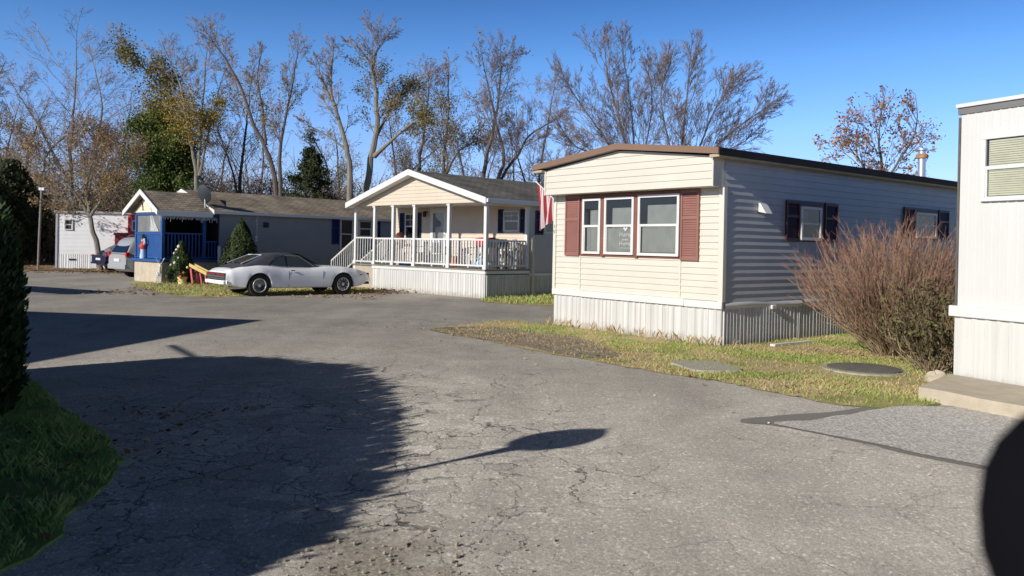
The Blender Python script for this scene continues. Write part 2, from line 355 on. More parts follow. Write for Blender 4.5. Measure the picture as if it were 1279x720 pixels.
LE = smooth_poly([(-60, 41.6), (-30, 39.4), (-22.5, 37.8), (-19.5, 38), (-15, 47), (-20, 60), (-60, 60)], 5, .1, 8)
sheet('leaf_litter_ground', LE, .012, lawn_mat('litter', -.1, [(.12, .09, .06), (.26, .18, .10), (.36, .27, .16), (.20, .19, .06)]))
# light driveway patch
M_PATCH = mat('old_driveway', (.40, .38, .345), .9, scale=42, col2=(.72, .69, .64), bump=.8, bscale=60, dirt=.45, dirtcol=(.26, .25, .22), contrast=.22)
DP = [G(*p).to_2d()[:] for p in [(966, 531), (1010, 527), (1060, 519), (1100, 512), (1150, 509)]] + [(5.2, 8.2), (8.5, 6.5), (6.2, 3.8), G(1235, 585).to_2d()[:], G(1100, 557).to_2d()[:]]
M_SEAL = mat('seal_strip', (.235, .22, .20), .8, scale=20, bump=.4, bscale=120)
SP = [G(*p).to_2d()[:] for p in [(925, 528), (960, 521), (1020, 517), (1075, 511), (1110, 508)]] + [(5.4, 8.3), (8.6, 6.5), (6.2, 3.75), G(1235, 587.5).to_2d()[:], G(1097, 559).to_2d()[:], G(985, 535.5).to_2d()[:]]
sheet('road_seam', smooth_poly(SP, 3, .02, 9), .009, M_SEAL)
sheet('driveway', smooth_poly(DP, 3, .02, 10), .014, M_PATCH)
sheet('dirt_patch', smooth_poly([G(*p) for p in [(536, 413), (600, 424), (690, 441), (750, 449), (770, 440), (700, 418), (640, 411), (590, 409)]], 5, .06, 11), .017, mat('dirt', (.17, .15, .13), .95, scale=6, col2=(.34, .27, .18), bump=.6, bscale=50, contrast=.3))

# grass blades
def blades(name, poly, n, h0, h1, mats, bounds, seed, z=.012, wfac=.14, dens=None, kindmat=None):
    r = random.Random(seed); mb = MB(); c = 0; tries = 0
    while c < n and tries < n*12:
        tries += 1
        x, y = r.uniform(bounds[0], bounds[1]), r.uniform(bounds[2], bounds[3])
        if not inside((x, y), poly): continue
        if dens and r.random() > dens(x, y): continue
        h = r.uniform(h0, h1); a = r.uniform(0, 2*pi); wd = h*wfac*r.uniform(.6, 1.3); le = h*r.uniform(.2, 1.0); b = r.uniform(0, 2*pi)
        dx, dy = cos(a)*wd, sin(a)*wd; lx, ly = cos(b)*le, sin(b)*le
        mb.add([(x - dx, y - dy, z), (x + dx, y + dy, z), (x + lx*.35 + dx*.6, y + ly*.35 + dy*.6, z + h*.6), (x + lx, y + ly, z + h)], [(0, 1, 2, 3)], 0)
        c += 1
    return tag(mb.build(name, mats), kind='stuff')
GL1 = leaf_mat('grass_green', (.66, .52, .29), (.42, .45, .15), (.30, .44, .09), scale=.9, trans=.3)
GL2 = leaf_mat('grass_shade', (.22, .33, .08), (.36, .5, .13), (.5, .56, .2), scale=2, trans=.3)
from mathutils import noise as mn
def dA(x, y): return max(.12, min(1, .5 + 2.2*mn.noise(V((x*.7, y*.7, 3))) + (.0 if x > 1.5 else -.25)))
def dG(x, y): return dA(x, y)*(1 if x > 1.6 else .12 if y < 15.2 - x*1.1 else .55)
blades('grass', LA, 46000, .015, .05, GL1, (-1.8, 8, 8, 18), 21, dens=dG)
GL3 = leaf_mat('straw_grass', (.34, .24, .12), (.52, .40, .22), (.66, .54, .32), scale=1.5, trans=.25)
blades('grass', LA, 15000, .01, .04, GL3, (-1.8, 8, 8, 18), 26, dens=lambda x, y: max(.08, min(1, .3 - 2*mn.noise(V((x*.9, y*.9, 12))) + (.4 if x < 1.6 else 0))))
def weed(x, y): return 1 if (V((3.44, 13.21)) - V((x, y))).dot(V((cos(TA_), sin(TA_)))) < .35 else 0
TA_ = .673
blades('grass', LA, 700, .06, .22, GL3, (.6, 3.5, 12.6, 17), 27, wfac=.03, dens=weed)
def dL(x, y): return max(.1, min(1, .65 + 2.0*mn.noise(V((x*1.3, y*1.3, 9)))))
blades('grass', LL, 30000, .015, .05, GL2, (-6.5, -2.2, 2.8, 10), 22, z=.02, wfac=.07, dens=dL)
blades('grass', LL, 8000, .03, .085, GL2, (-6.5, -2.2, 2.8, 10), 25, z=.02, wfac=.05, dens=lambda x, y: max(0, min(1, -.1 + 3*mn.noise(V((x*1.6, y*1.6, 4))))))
blades('grass', LC, 9000, .03, .09, GL1, (-13, -4, 23, 32), 23)
blades('grass', LB, 5000, .04, .12, GL1, (-1, 6, 22, 29), 24)
# tall dry weeds against the skirting of the beige home are part of the grass
# fallen leaves
def leaves(name, n, fn, sz, mats, seed):
    r = random.Random(seed); mb = MB()
    for i in range(n):
        x, y, z = fn(r)
        mb.card((x, y, z + r.uniform(.006, .02)), (r.uniform(-.5, .5), r.uniform(-.5, .5), 1), r.uniform(*sz), 0, .7, r)
    return tag(mb.build(name, mats), kind='stuff')
LITTER = leaf_mat('fallen_leaf', (.12, .06, .025), (.3, .17, .07), (.5, .36, .2), scale=3, trans=.1)
def lf1(r):
    while 1:
        x, y = r.uniform(-12.5, -3.8), r.uniform(22.6, 31)
        if mn.noise(V((x*.5, y*.5, 0))) > -.15 or r.random() < .25: return x, y, .014
leaves('fallen_leaves', 1500, lf1, (.06, .12), LITTER, 31)
def lf2(r):
    t = r.random(); p = V((-2.2, 15.6)).lerp(V((4.2, 8.6)), t); return p.x + r.gauss(.2, .5), p.y + r.gauss(.4, .6), .014
leaves('fallen_leaves', 420, lf2, (.03, .07), LITTER, 32)
leaves('fallen_leaves', 150, lambda r: (r.uniform(-6, 5), r.uniform(3.5, 18), .006), (.03, .07), leaf_mat('pale_leaf', (.45, .38, .28), (.7, .62, .48), scale=3, trans=.1), 33)
leaves('fallen_leaves', 350, lambda r: (G(40 + r.gauss(30, 40), 590 + r.gauss(0, 40)).x, r.uniform(4.2, 7.5), .03), (.03, .08), LITTER, 34)
leaves('fallen_leaves', 2600, lambda r: (r.uniform(-30, -12), r.uniform(35, 44), .016), (.07, .14), LITTER, 35)
leaves('fallen_leaves', 260, lambda r: (5.9 + r.gauss(0, .7), 12.6 + r.gauss(0, .5), .014), (.04, .08), leaf_mat('red_leaf', (.14, .05, .03), (.28, .12, .06), scale=3, trans=.1), 36)
leaves('fallen_leaves', 500, lambda r: (-4.6 + r.gauss(0, .7), 25.8 + r.gauss(0, .6), .014 + abs(r.gauss(0, .05))), (.06, .12), leaf_mat('orange_leaf', (.2, .09, .04), (.45, .24, .12), scale=3, trans=.1), 37)
mb = MB(); r = random.Random(41)
for i in range(420):
    x, y = -.62 + r.gauss(0, .45), 3.9 + r.gauss(0, .45); s = abs(r.gauss(.003, .006)) + .003
    vs = [(x + dx*s*r.uniform(.6, 1.3), y + dy*s*r.uniform(.6, 1.3), .004 + s*.5 + dz*s*r.uniform(.5, .9)) for dx, dy, dz in [(1, 0, 0), (-1, 0, 0), (0, 1, 0), (0, -1, 0), (0, 0, 1), (0, 0, -1)]]
    mb.add(vs, [(0, 2, 4), (2, 1, 4), (1, 3, 4), (3, 0, 4), (2, 0, 5), (1, 2, 5), (3, 1, 5), (0, 3, 5)])
tag(mb.build('gravel', mat('gravel', (.2, .18, .15), .9, scale=25, col2=(.42, .38, .31))), kind='stuff')

# ------------------------------------------------------------------ common materials
M_CREAM = mat('cream_siding', (.605, .572, .49), .5, .05, 1.5, bump=.08, bscale=6, spec=.3, dirt=.15, dirtcol=(.5, .42, .3))
M_SIDEA = mat('grey_siding', (.445, .45, .46), .5, .06, 2, bump=.1, bscale=5, spec=.4, dirt=.15, dirtcol=(.35, .33, .3))
M_WHITE = mat('white_paint', (.66, .655, .635), .45, .04, 3, spec=.4)
M_SKIRT = mat('white_skirting', (.46, .455, .44), .5, scale=3.5, stretch=(3, 3, .12), col2=(.68, .67, .64), bump=.1, bscale=8, dirt=.25, dirtcol=(.45, .42, .36), contrast=.4)
M_BROWNF = mat('brown_fascia', (.21, .125, .08), .5, .08, 2, spec=.5)
M_BLACKF = mat('dark_fascia', (.02, .014, .012), .8, .4, 3)
M_ROSE = mat('red_brown_shutter', (.275, .125, .10), .5, .1, 3)
M_MULL = mat('red_brown_trim', (.22, .085, .055), .55, .12, 3)
M_DKSH = mat('dark_red_shutter', (.06, .016, .016), .5, .2, 3)
M_DARK = mat('dark_interior', (.012, .012, .014), .9, .3, 3)
M_CURT = mat('grey_curtain', (.26, .26, .245), .9, .1, 6)
M_GLASS = glass_mat('window_glass', clear=1)
M_DGLASS = glass_mat('dark_glass', (.01, .013, .016))
M_METAL = mat('galvanised_metal', (.62, .63, .64), .35, .12, 12, metal=.8)
M_CONC = mat('concrete', (.42, .355, .265), .9, scale=5, col2=(.54, .475, .375), bump=.3, bscale=40, dirt=.5, dirtcol=(.25, .2, .13))
M_NAVY = mat('navy_paint', (.012, .016, .05), .5, .2, 3)

def front(y0=0.0): return lambda x, z, d: (x, y0 - d, z)
def side(x0=0.0): return lambda y, z, d: (x0 + d, y, z)
def siding(mb, P, z0, z1, xl, xr, lap=.105, t=.016, m=0, back=True):
    z = z0
    fl = xl if callable(xl) else (lambda q: xl); fr = xr if callable(xr) else (lambda q: xr)
    while z < z1 - 1e-4:
        zt = min(z + lap, z1)
        a, b, c, d = fl(z), fr(z), fr(zt), fl(zt)
        if b - a < .02: break
        if c < d: c = d = (c + d)/2
        n = max(1, int((b - a)/1.2))
        for i in range(n):
            u0, u1 = i/n, (i + 1)/n
            mb.add([P(a + (b - a)*u0, z, t), P(a + (b - a)*u1, z, t), P(d + (c - d)*u1, zt, .001), P(d + (c - d)*u0, zt, .001)], [(0, 1, 2, 3)], m)
        mb.add([P(a, z, 0), P(b, z, 0), P(b, z, t), P(a, z, t)], [(0, 1, 2, 3)], m)
        z = zt
def skirting(mb, P, x0, x1, z0, z1, pitch=.1, dep=.014, m=0, seed=0):
    r = random.Random(seed); x = x0; pr = []
    while x < x1 - .01:
        p = pitch*r.choice([.8, 1, 1, 1.35]); pr += [(x, 0), (x + p*.55, r.uniform(-.002, .002)), (x + p*.62, dep), (x + p*.9, dep)]; x += p
    pr = [q for q in pr if q[0] < x1] + [(x1, 0)]
    for a, b in zip(pr[:-1], pr[1:]):
        mb.add([P(a[0], z0, a[1]), P(b[0], z0, b[1]), P(b[0], z1, b[1]), P(a[0], z1, a[1])], [(0, 1, 2, 3)], m)
def window(par, P, x0, x1, z0, z1, fm=None, fw=.05, curtain=None, mid=True, grid=0, blinds=False, dep=.045, dark=False, label=None):
    fm = fm or M_WHITE
    mb = MB()
    mb.pbox(P, x0, x1, z0, z0 + fw, .004, dep); mb.pbox(P, x0, x1, z1 - fw, z1, .004, dep)
    mb.pbox(P, x0, x0 + fw, z0 + fw, z1 - fw, .004, dep - .003); mb.pbox(P, x1 - fw, x1, z0 + fw, z1 - fw, .004, dep - .003)
    zm = (z0 + z1)/2
    if mid:
        mb.pbox(P, x0 + fw, x1 - fw, zm - .022, zm + .022, .004, dep - .008)
        mb.pbox(P, x0 + fw, x0 + fw + .02, z0 + fw, zm - .022, .004, dep - .012); mb.pbox(P, x1 - fw - .02, x1 - fw, z0 + fw, zm - .022, .004, dep - .012)
    for i in range(grid):
        xx = x0 + (x1 - x0)*(i + 1)/(grid + 1); mb.pbox(P, xx - .01, xx + .01, zm, z1 - fw, .02, dep - .012)
    if grid: mb.pbox(P, x0 + fw, x1 - fw, (zm + z1)/2 - .01, (zm + z1)/2 + .01, .02, dep - .013)
    wn = mb.build('window', fm, par, bevel=.004)
    if label: wn['label'] = label
    q = MB(); q.pbox(P, x0 + fw, x1 - fw, z0 + fw, z1 - fw, .002, .006); q.build('backing', M_DARK, wn)
    if curtain:
        q = MB()
        for ax, bx, za, zb in curtain:
            n = 90; ph = rnd.uniform(0, 6)
            q.grid(n, 4, lambda s, t: P(ax + (bx - ax)*s, za + (zb - za)*t, .0145 + (.0045 + .003*(1 - t))*sin(s*(bx - ax)*95 + ph + .9*sin(t*3 + s*6) + 1.5*sin(s*7 + ph)) + .001*sin(s*57)), 0)
        q.build('curtain', M_CURT, wn)
    if blinds:
        q = MB(); z = z0 + fw + .01
        while z < z1 - fw - .02:
            q.add([P(x0 + fw + .03, z, .018), P(x1 - fw - .03, z, .018), P(x1 - fw - .03, z + .024, .009), P(x0 + fw + .03, z + .024, .009)], [(0, 1, 2, 3)]); z += .026
        q.build('blind', mat('blind_slats', (.60, .55, .41), .6, .08, 5), wn)
    q = MB(); q.add([P(x0 + fw, z0 + fw, .024), P(x1 - fw, z0 + fw, .024), P(x1 - fw, z1 - fw, .024), P(x0 + fw, z1 - fw, .024)], [(0, 1, 2, 3)])
    q.build('pane', M_DGLASS if dark else M_GLASS, wn)
    return wn
def shutter(par, P, x0, x1, z0, z1, m, label=None):
    mb = MB(); f = .035
    mb.pbox(P, x0, x0 + f, z0, z1, .002, .035); mb.pbox(P, x1 - f, x1, z0, z1, .002, .035)
    for a in (z0, z0 + (z1 - z0)*.58, z1 - f*1.4): mb.pbox(P, x0 + f, x1 - f, a, a + f*1.4, .002, .033)
    z = z0 + f*1.4
    while z < z1 - f*1.5:
        mb.add([P(x0 + f, z, .027), P(x1 - f, z, .027), P(x1 - f, z + .04, .008), P(x0 + f, z + .04, .008)], [(0, 1, 2, 3)]); z += .04
    o = mb.build('shutter', m, par)
    if label: o['label'] = label
    return o
def text(par, s, loc, size, m, rot, ext=.002, name='lettering'):
    cu = bpy.data.curves.new(name, 'FONT'); cu.body = s; cu.size = size; cu.extrude = ext; cu.align_x = 'CENTER'
    o = bpy.data.objects.new(name, cu); COL.objects.link(o); o.data.materials.append(m)
    bpy.context.view_layer.update(); me = bpy.data.meshes.new_from_object(o.evaluated_get(bpy.context.evaluated_depsgraph_get())); bpy.data.objects.remove(o)
    o = bpy.data.objects.new(name, me); COL.objects.link(o); o.parent = par; o.location = loc; o.rotation_euler = rot
    return o

# ================================================================== HOME A (beige, foreground)
TA = .673
A = thing('mobile_home', 'cream mobile home with three front windows, red brown shutters and brown roof edge', 'mobile home', (3.44, 13.21, 0), TA - pi/2)
WA, LA_ = 4.12, 15.0
P0, PS = front(0), side(0)
mb = MB()
siding(mb, P0, .75, 2.64, -WA, 0, .107)
mb.box(-WA, -.001, .001, LA_, .55, 3.05)                                   # core
mb.build('wall', [M_CREAM], A)
mb = MB(); siding(mb, PS, .735, 3.08, 0, LA_, .118, .02); mb.pbox(PS, 3.95, 4.0, 1.5, 1.54, .0, .02)
mb.build('side_wall', M_SIDEA, A)
mb = MB()   # upper front box
PB_ = front(-.29)
zr = lambda x: 3.10 + (.25*(1 - abs(x + 2.06)/2.06))
def xl_(z): return -WA if z <= 3.10 else -2.06 - 2.06*(1 - (z - 3.10)/.25)
def xr_(z): return 0.0 if z <= 3.10 else -2.06 + 2.06*(1 - (z - 3.10)/.25)
siding(mb, PB_, 2.62, 3.34, xl_, xr_, .122, .014)
mb.box(-WA, -.001, -.288, -.002, 2.615, 3.09)
mb.box(-.02, .012, -.31, -.285, 2.612, 3.09); mb.box(-WA - .012, -WA + .03, -.312, -.285, 2.612, 3.10)
mb.build('front_hood', M_CREAM, A)
mb = MB()
SEAMS = []
for x in (-3.36, -.87):
    q = MB(); q.box(x - .018, x + .018, -.024, 0, .75, 1.43); SEAMS.append(q)
M_CTRIM = mat('cream_trim', (.63, .605, .52), .45, .04, 3); [q.build('seam_trim', M_CTRIM, A) for q in SEAMS]
mb = MB(); mb.box(-.07, .03, -.035, .05, .74, 2.61); mb.build('corner_trim', M_CTRIM, A, bevel=.004)
mb = MB(); mb.box(-WA - .03, -WA + .05, -.035, .01, .74, 2.61); mb.build('corner_trim', M_CTRIM, A, bevel=.004)
mb = MB()
skirting(mb, P0, -WA, 0, -.03, .64, .125, .016, seed=1); 
mb.build('skirting', M_SKIRT, A)
mb = MB(); skirting(mb, PS, 0, LA_, -.03, .62, .085, .02, seed=2); mb.build('skirting', M_SKIRT, A)
mb = MB()
mb.box(-WA - .02, -3.3, -.05, .0, .63, .752); mb.box(-3.3, -.75, -.058, .0, .625, .748); mb.box(-.75, .03, -.05, .0, .62, .742)
for i in range(6):
    a = 0.05 + i*2.3; mb.grid(8, 4, lambda s, t: (.004 + .045*sin(t*pi)*(.7 + .3*sin(s*9 + i)), a + s*2.25, .60 + .14*t + .012*sin(s*5 + i*2)), 0)
mb.box(.0, .055, 1.34, 1.48, .58, .65); mb.box(.0, .024, 2.22, 2.24, -.02, .6)
mb.build('skirting_cap', M_WHITE, A, bevel=.008)
# roof
mb = MB()
xs = [-4.39, -2.06, .19]; zt = [3.205, 3.455, 3.205]
for i in range(2):
    a, b = i, i + 1
    mb.hexa([(xs[a], -.40, zt[a] - .09), (xs[b], -.40, zt[b] - .09), (xs[b], LA_ + .2, zt[b] - .09), (xs[a], LA_ + .2, zt[a] - .09), (xs[a], -.40, zt[a]), (xs[b], -.40, zt[b]), (xs[b], LA_ + .2, zt[b]), (xs[a], LA_ + .2, zt[a])])
rf = mb.build('roof', mat('roof_membrane', (.3, .29, .28), .8, .15, 3), A)
mb = MB()
for i in range(2):
    a, b = i, i + 1
    mb.hexa([(xs[a], -.425, zt[a] - .095), (xs[b], -.425, zt[b] - .095), (xs[b], -.402, zt[b] - .095), (xs[a], -.402, zt[a] - .095), (xs[a], -.425, zt[a] + .012), (xs[b], -.425, zt[b] + .012), (xs[b], -.402, zt[b] + .012), (xs[a], -.402, zt[a] + .012)])
mb.build('front_fascia', M_BROWNF, rf)
mb = MB()
y = -.425
while y < LA_:
    mb.box(.192, .212, y, min(y + 3.04, LA_), 3.095 + rnd.uniform(-.006, .006), 3.213); y += 3.05
mb.build('side_fascia', M_BLACKF, rf)
mb = MB(); mb.box(.0, .19, -.4, LA_, 3.07, 3.112); mb.box(-4.38, -WA, -.4, LA_, 3.07, 3.112); mb.build('soffit', mat('tan_soffit', (.42, .36, .26), .6, .1, 3), rf)
mb = MB(); ch = V((-.62, 8.2, 0))
mb.lathe([(.085, 3.25), (.085, 3.82)], ch, 14); mb.lathe([(.125, 3.80), (.13, 3.82), (.13, 3.88), (.1, 3.9)], ch, 14, 1); mb.lathe([(.08, 3.9), (.08, 3.99)], ch, 14); mb.lathe([(.125, 3.98), (.125, 4.02), (.03, 4.04)], ch, 14)
mb.build('stovepipe', [M_METAL, mat('rusty_band', (.40, .2, .09), .7, .3, 10)], rf)
# front window unit
mb = MB()
mb.box(-3.36, -.86, -.028, -.016, 1.42, 2.605)
for a, b in ((-2.77, -2.68), (-1.92, -1.83)): mb.box(a, b, -.06, -.028, 1.42, 2.605)
mb.box(-3.36, -.86, -.05, -.028, 2.545, 2.605)
mb.build('window_surround', M_MULL, A, bevel=.004)
PW = front(-.03)
w1 = window(A, PW, -3.27, -2.775, 1.465, 2.53, curtain=[(-3.06, -2.83, 1.52, 2.3), (-3.15, -2.83, 1.52, 1.97)], label='narrow left window in the front of the cream home')
w2 = window(A, PW, -2.675, -1.925, 1.465, 2.535, curtain=[(-2.47, -1.98, 1.95, 2.33), (-2.6, -1.98, 1.52, 1.96)], label='middle front window with white lettering on its lower pane')
w3 = window(A, PW, -1.825, -.875, 1.46, 2.545, curtain=[(-1.6, -.93, 1.95, 2.36), (-1.72, -.93, 1.52, 1.97)], label='widest front window, at the right of the three')
mw = mat('white_decal', (.55, .54, .54), .5, .03, 4)
for s, zz, sz in (('Home', 1.80, .115), ('sweet', 1.725, .07), ('Home', 1.635, .115)):
    text(w2, s, (-2.13, -.0565, zz), sz, mw, (pi/2, 0, 0), .0008)
mb = MB(); mb.add([(-2.13, -.0565, 1.895), (-2.07, -.0565, 1.955), (-2.1, -.0565, 1.975), (-2.13, -.0565, 1.955), (-2.16, -.0565, 1.975), (-2.19, -.0565, 1.955)], [(0, 1, 2, 3, 4, 5)]); mb.build('heart_decal', mw, w2)
mb = MB(); mb.box(-2.27, -1.99, -.0575, -.0565, 1.585, 1.593); mb.build('underline_decal', mw, w2)
shutter(A, front(-.018), -3.78, -3.37, 1.42, 2.60, M_ROSE); shutter(A, front(-.018), -.855, -.47, 1.40, 2.60, M_ROSE)
PSW = side(.02)
for (a, b, c, d, z0, z1) in ((1.72, 2.14, 2.98, 3.42, 1.77, 2.49), (6.03, 6.5, 7.62, 8.12, 1.9, 2.56)):
    shutter(A, PSW, a, b, z0, z1, M_DKSH); shutter(A, PSW, c, d, z0, z1, M_DKSH)
    mb = MB(); mb.pbox(PSW, b, c, z0, z1, 0, .018); mb.build('window_surround', M_DKSH, A)
    window(A, side(.034), b + .02, c - .15, z0 + .02, z1 - .09, curtain=[(b + .1, b + .24, z0 + .38, z1 - .18)])
mb = MB(); mb.hexa([(.02, .92, 2.25), (.02, 1.12, 2.25), (.02, 1.12, 2.4), (.02, .92, 2.4), (.17, .92, 2.22), (.17, 1.12, 2.22), (.05, 1.12, 2.4), (.05, .92, 2.4)]); mb.build('vent_hood', M_WHITE, A, bevel=.004)
mb = MB()
M_BLK = mat('black_plastic', (.02, .02, .02), .45, .2, 5)
nb = MB(); nb.box(-WA - .02, -WA + .045, -.041, -.036, 1.86, 2.06); nb.build('number_plate', mat('pale_plate', (.72, .68, .58), .5, .05, 4), A)
text(A, '3', (-WA + .012, -.0425, 1.965), .1, M_BLK, (pi/2, 0, 0), .001, 'house_number'); text(A, '0', (-WA + .012, -.0425, 1.868), .1, M_BLK, (pi/2, 0, 0), .001, 'house_number')

# flag on the far-left corner of home A
def flag_mat():
    m = bpy.data.materials.new('striped_flag'); m.use_nodes = True; nt = m.node_tree; L = nt.links
    b = nt.nodes['Principled BSDF']; b.inputs['Roughness'].default_value = .8
    at_ = N(nt, 'Attribute', attribute_name='UVMap'); at_.attribute_type = 'GEOMETRY'
    sp = N(nt, 'SeparateXYZ'); L.new(at_.outputs['Vector'], sp.inputs[0])
    mu = N(nt, 'Math', operation='MULTIPLY'); mu.inputs[1].default_value = 6.5; L.new(sp.outputs[0], mu.inputs[0])
    fr = N(nt, 'Math', operation='FRACT'); L.new(mu.outputs[0], fr.inputs[0])
    gt = N(nt, 'Math', operation='GREATER_THAN'); gt.inputs[1].default_value = .5; L.new(fr.outputs[0], gt.inputs[0])
    mx = N(nt, 'Mix', data_type='RGBA'); mx.inputs[6].default_value = (.30, .018, .03, 1); mx.inputs[7].default_value = (.55, .52, .52, 1); L.new(gt.outputs[0], mx.inputs[0])
    L.new(mx.outputs[2], b.inputs['Base Color']); return m
fl = thing('flag', 'red and white striped flag drooping beside the left corner of the cream home', 'flag', (3.44, 13.21, 0), TA - pi/2)
mb = MB(); mb.tube([(-4.13, .25, 2.35), (-4.75, -.02, 2.95)], .014, 8); mb.lathe([(.001, -.03), (.03, 0), (.001, .03)], (-4.76, -.025, 2.97), 8); mb.build('pole', M_WHITE, fl)
mb = MB(); nu, nv = 36, 26
def fp(s, t):
    top = V((-4.72, 0, 2.9)).lerp(V((-4.22, .21, 2.45)), s)
    bx = V((-4.62, .0, 1.93)).lerp(V((-4.24, .16, 2.2)), s)
    p = top.lerp(bx, t); fold = .055*sin(s*17 + t*1.5) * (.35 + .65*t)
    return (p.x + fold*.35 - .12*t*sin(pi*s)*.3, p.y + fold, p.z - .06*t*abs(sin(s*9)))
mb.grid(nu, nv, fp)
fo = mb.build('cloth', flag_mat(), fl)
uv = fo.data.uv_layers.new(name='UVMap')
for lp in fo.data.loops:
    i = lp.vertex_index; uv.data[lp.index].uv = ((i % (nu + 1))/nu, (i//(nu + 1))/nv)

# ================================================================== HOME B (porch)
TB = .808
B = thing('mobile_home', 'tan mobile home with grey shingle gable roof over a white railed front porch', 'mobile home', (-.78, 24.01, 0), TB - pi/2)
PD = 1.92; DK = .85; XL = -5.52; XR = 0.0
M_TAN = mat('tan_siding', (.60, .51, .40), .55, .05, 2, bump=.06, bscale=6, dirt=.1, dirtcol=(.4, .33, .25))
M_SIDEB = mat('tan_side_siding', (.50, .47, .42), .55, .06, 2)
mb = MB(); siding(mb, front(PD), DK, 2.98, -6.75, 0, .11); mb.box(-6.75, -.001, PD + .001, PD + 15, .4, 2.95); mb.build('wall', M_TAN, B)
mb = MB(); siding(mb, side(0), .72, 2.92, PD, PD + 15, .11, .018); mb.build('side_wall', M_SIDEB, B)
mb = MB(); siding(mb, side(-6.75), .72, 2.9, PD, PD + .01, .11)
skirting(mb, front(0), XL, XR, -.03, DK - .09, .12, .016, seed=4); skirting(mb, side(0), 0, PD + 10, -.03, .70, .09, .02, seed=5)
mb.build('skirting', M_SKIRT, B)
mb = MB(); mb.box(XL - .02, XR + .02, -.035, .0, DK - .12, DK - .03); mb.box(0, .035, 0, PD, DK - .12, DK - .03); mb.box(0, .05, PD, PD + 10, .66, .74)
mb.build('skirting_cap', M_WHITE, B, bevel=.005)
mb = MB(); mb.box(-6.72, XR + .03, -.05, PD, DK - .03, DK + .012); mb.build('porch_floor', mat('grey_deck', (.22, .20, .17), .8, .2, 6), B)
mb = MB(); skirting(mb, front(.02), -6.72, XL, -.03, DK - .04, .5, .01, seed=6); mb.build('landing_panel', mat('tan_panel', (.40, .35, .28), .7, .1, 3), B)
PX = [-6.60, -5.50, -4.48, -3.36, -1.69, -.05]
for i, x in enumerate(PX):
    mb = MB(); mb.box(x - .055, x + .055, .0, .11, DK + .012, 2.80); mb.box(x - .075, x + .075, -.02, .13, 2.80, 2.86); mb.box(x - .075, x + .075, -.02, .13, DK + .012, DK + .13)
    if i == 0: mb.box(x - .05, x + .05, .005, .105, .0, DK - .03)
    mb.build('post', M_WHITE, B, bevel=.006)
mb = MB(); mb.box(-.11, 0.0, PD - .12, PD - .01, DK, 2.80); mb.box(-.125, .015, PD - .14, PD, 2.74, 2.80); mb.build('post', M_WHITE, B, bevel=.006)
def railing(par, p, q, z0, z1, m, step=.125, bw=.035, name='railing', rail=.06):
    mb = MB(); p, q = V(p), V(q); n = max(2, int((q - p).length/step))
    mb.bar(p + V((0, 0, z1)), q + V((0, 0, z1)), rail, .05); mb.bar(p + V((0, 0, z0)), q + V((0, 0, z0)), rail*.8, .05)
    for i in range(1, n):
        c = p.lerp(q, i/n); mb.box(c.x - bw/2, c.x + bw/2, c.y - bw/2, c.y + bw/2, c.z + z0 + .02, c.z + z1 - .02)
    return mb.build(name, m, par)
for a, b in zip(PX[1:-1], PX[2:]): railing(B, (a + .055, .055, DK), (b - .055, .055, DK), .12, .90, M_WHITE)
railing(B, (-.055, .11, DK), (-.055, PD - .12, DK), .12, .88, M_WHITE)
M_ALRAIL = mat('grey_rail', (.55, .55, .53), .5, .08, 5)
railing(B, (-6.56, .02, DK), (-5.56, .02, DK), .1, .92, M_ALRAIL, .13, .025)
# stairs descending to the left of the landing
mb = MB()
for i in range(4): mb.box(-6.72 - .3*(i + 1), -6.72 - .3*i, .12, 1.35, 0 if i == 3 else .0, DK - .17*(i + 1))
mb.build('steps', M_CONC, B, bevel=.01)
for yy in (.1, 1.4):
    mb = MB(); a, b = V((-6.62, yy, DK + .92)), V((-8.15, yy, .92))
    mb.bar(a, b, .05, .05); mb.bar(a - V((0, 0, .78)), b - V((0, 0, .78)), .04, .04)
    for i in range(13):
        c = a.lerp(b, i/12); wd = .045 if i in (0, 12) else .022
        mb.box(c.x - wd/2, c.x + wd/2, yy - wd/2, yy + wd/2, c.z - (.8 if wd < .03 else 1.0), c.z)
    mb.build('stair_railing', M_ALRAIL, B)
railing(B, (-6.55, 1.42, DK), (-5.9, 1.42, DK), .1, .92, M_ALRAIL, .13, .025)
# gable roof
GX0, GX1, RX = -6.66, .30, -3.26; GZ0, GZ1 = 2.98, 3.96
M_GRSH = shingle_mat('grey_shingles', (.135, .13, .115), (.20, .19, .17))
mb = MB(); yb = PD + 15
for a, b, za, zb in ((GX0, RX, GZ0, GZ1), (RX, GX1, GZ1, GZ0)):
    mb.hexa([(a, -.33, za - .06), (b, -.33, zb - .06), (b, yb, zb - .06), (a, yb, za - .06), (a, -.33, za), (b, -.33, zb), (b, yb, zb), (a, yb, za)])
rb = mb.build('roof', M_GRSH, B)
mb = MB()
for a, b, za, zb in ((GX0 - .03, RX, GZ0 - .02, GZ1 + .005), (RX, GX1 + .03, GZ1 + .005, GZ0 - .02)):
    mb.hexa([(a, -.365, za - .17), (b, -.365, zb - .17), (b, -.332, zb - .17), (a, -.332, za - .17), (a, -.365, za + .02), (b, -.365, zb + .02), (b, -.332, zb + .02), (a, -.332, za + .02)])
    mb.hexa([(a, -.332, za - .16), (b, -.332, zb - .16), (b, -.06, zb - .16), (a, -.06, za - .16), (a, -.332, za - .14), (b, -.332, zb - .14), (b, -.06, zb - .14), (a, -.06, za - .14)])
mb.build('rake_board', M_WHITE, rb, bevel=.005)
mb = MB(); mb.box(GX1 - .0, GX1 + .09, -.33, yb, GZ0 - .14, GZ0 - .03); mb.box(GX1 + .075, GX1 + .095, -.33, yb, GZ0 - .04, GZ0 - .015); mb.build('gutter', M_WHITE, rb, bevel=.01)
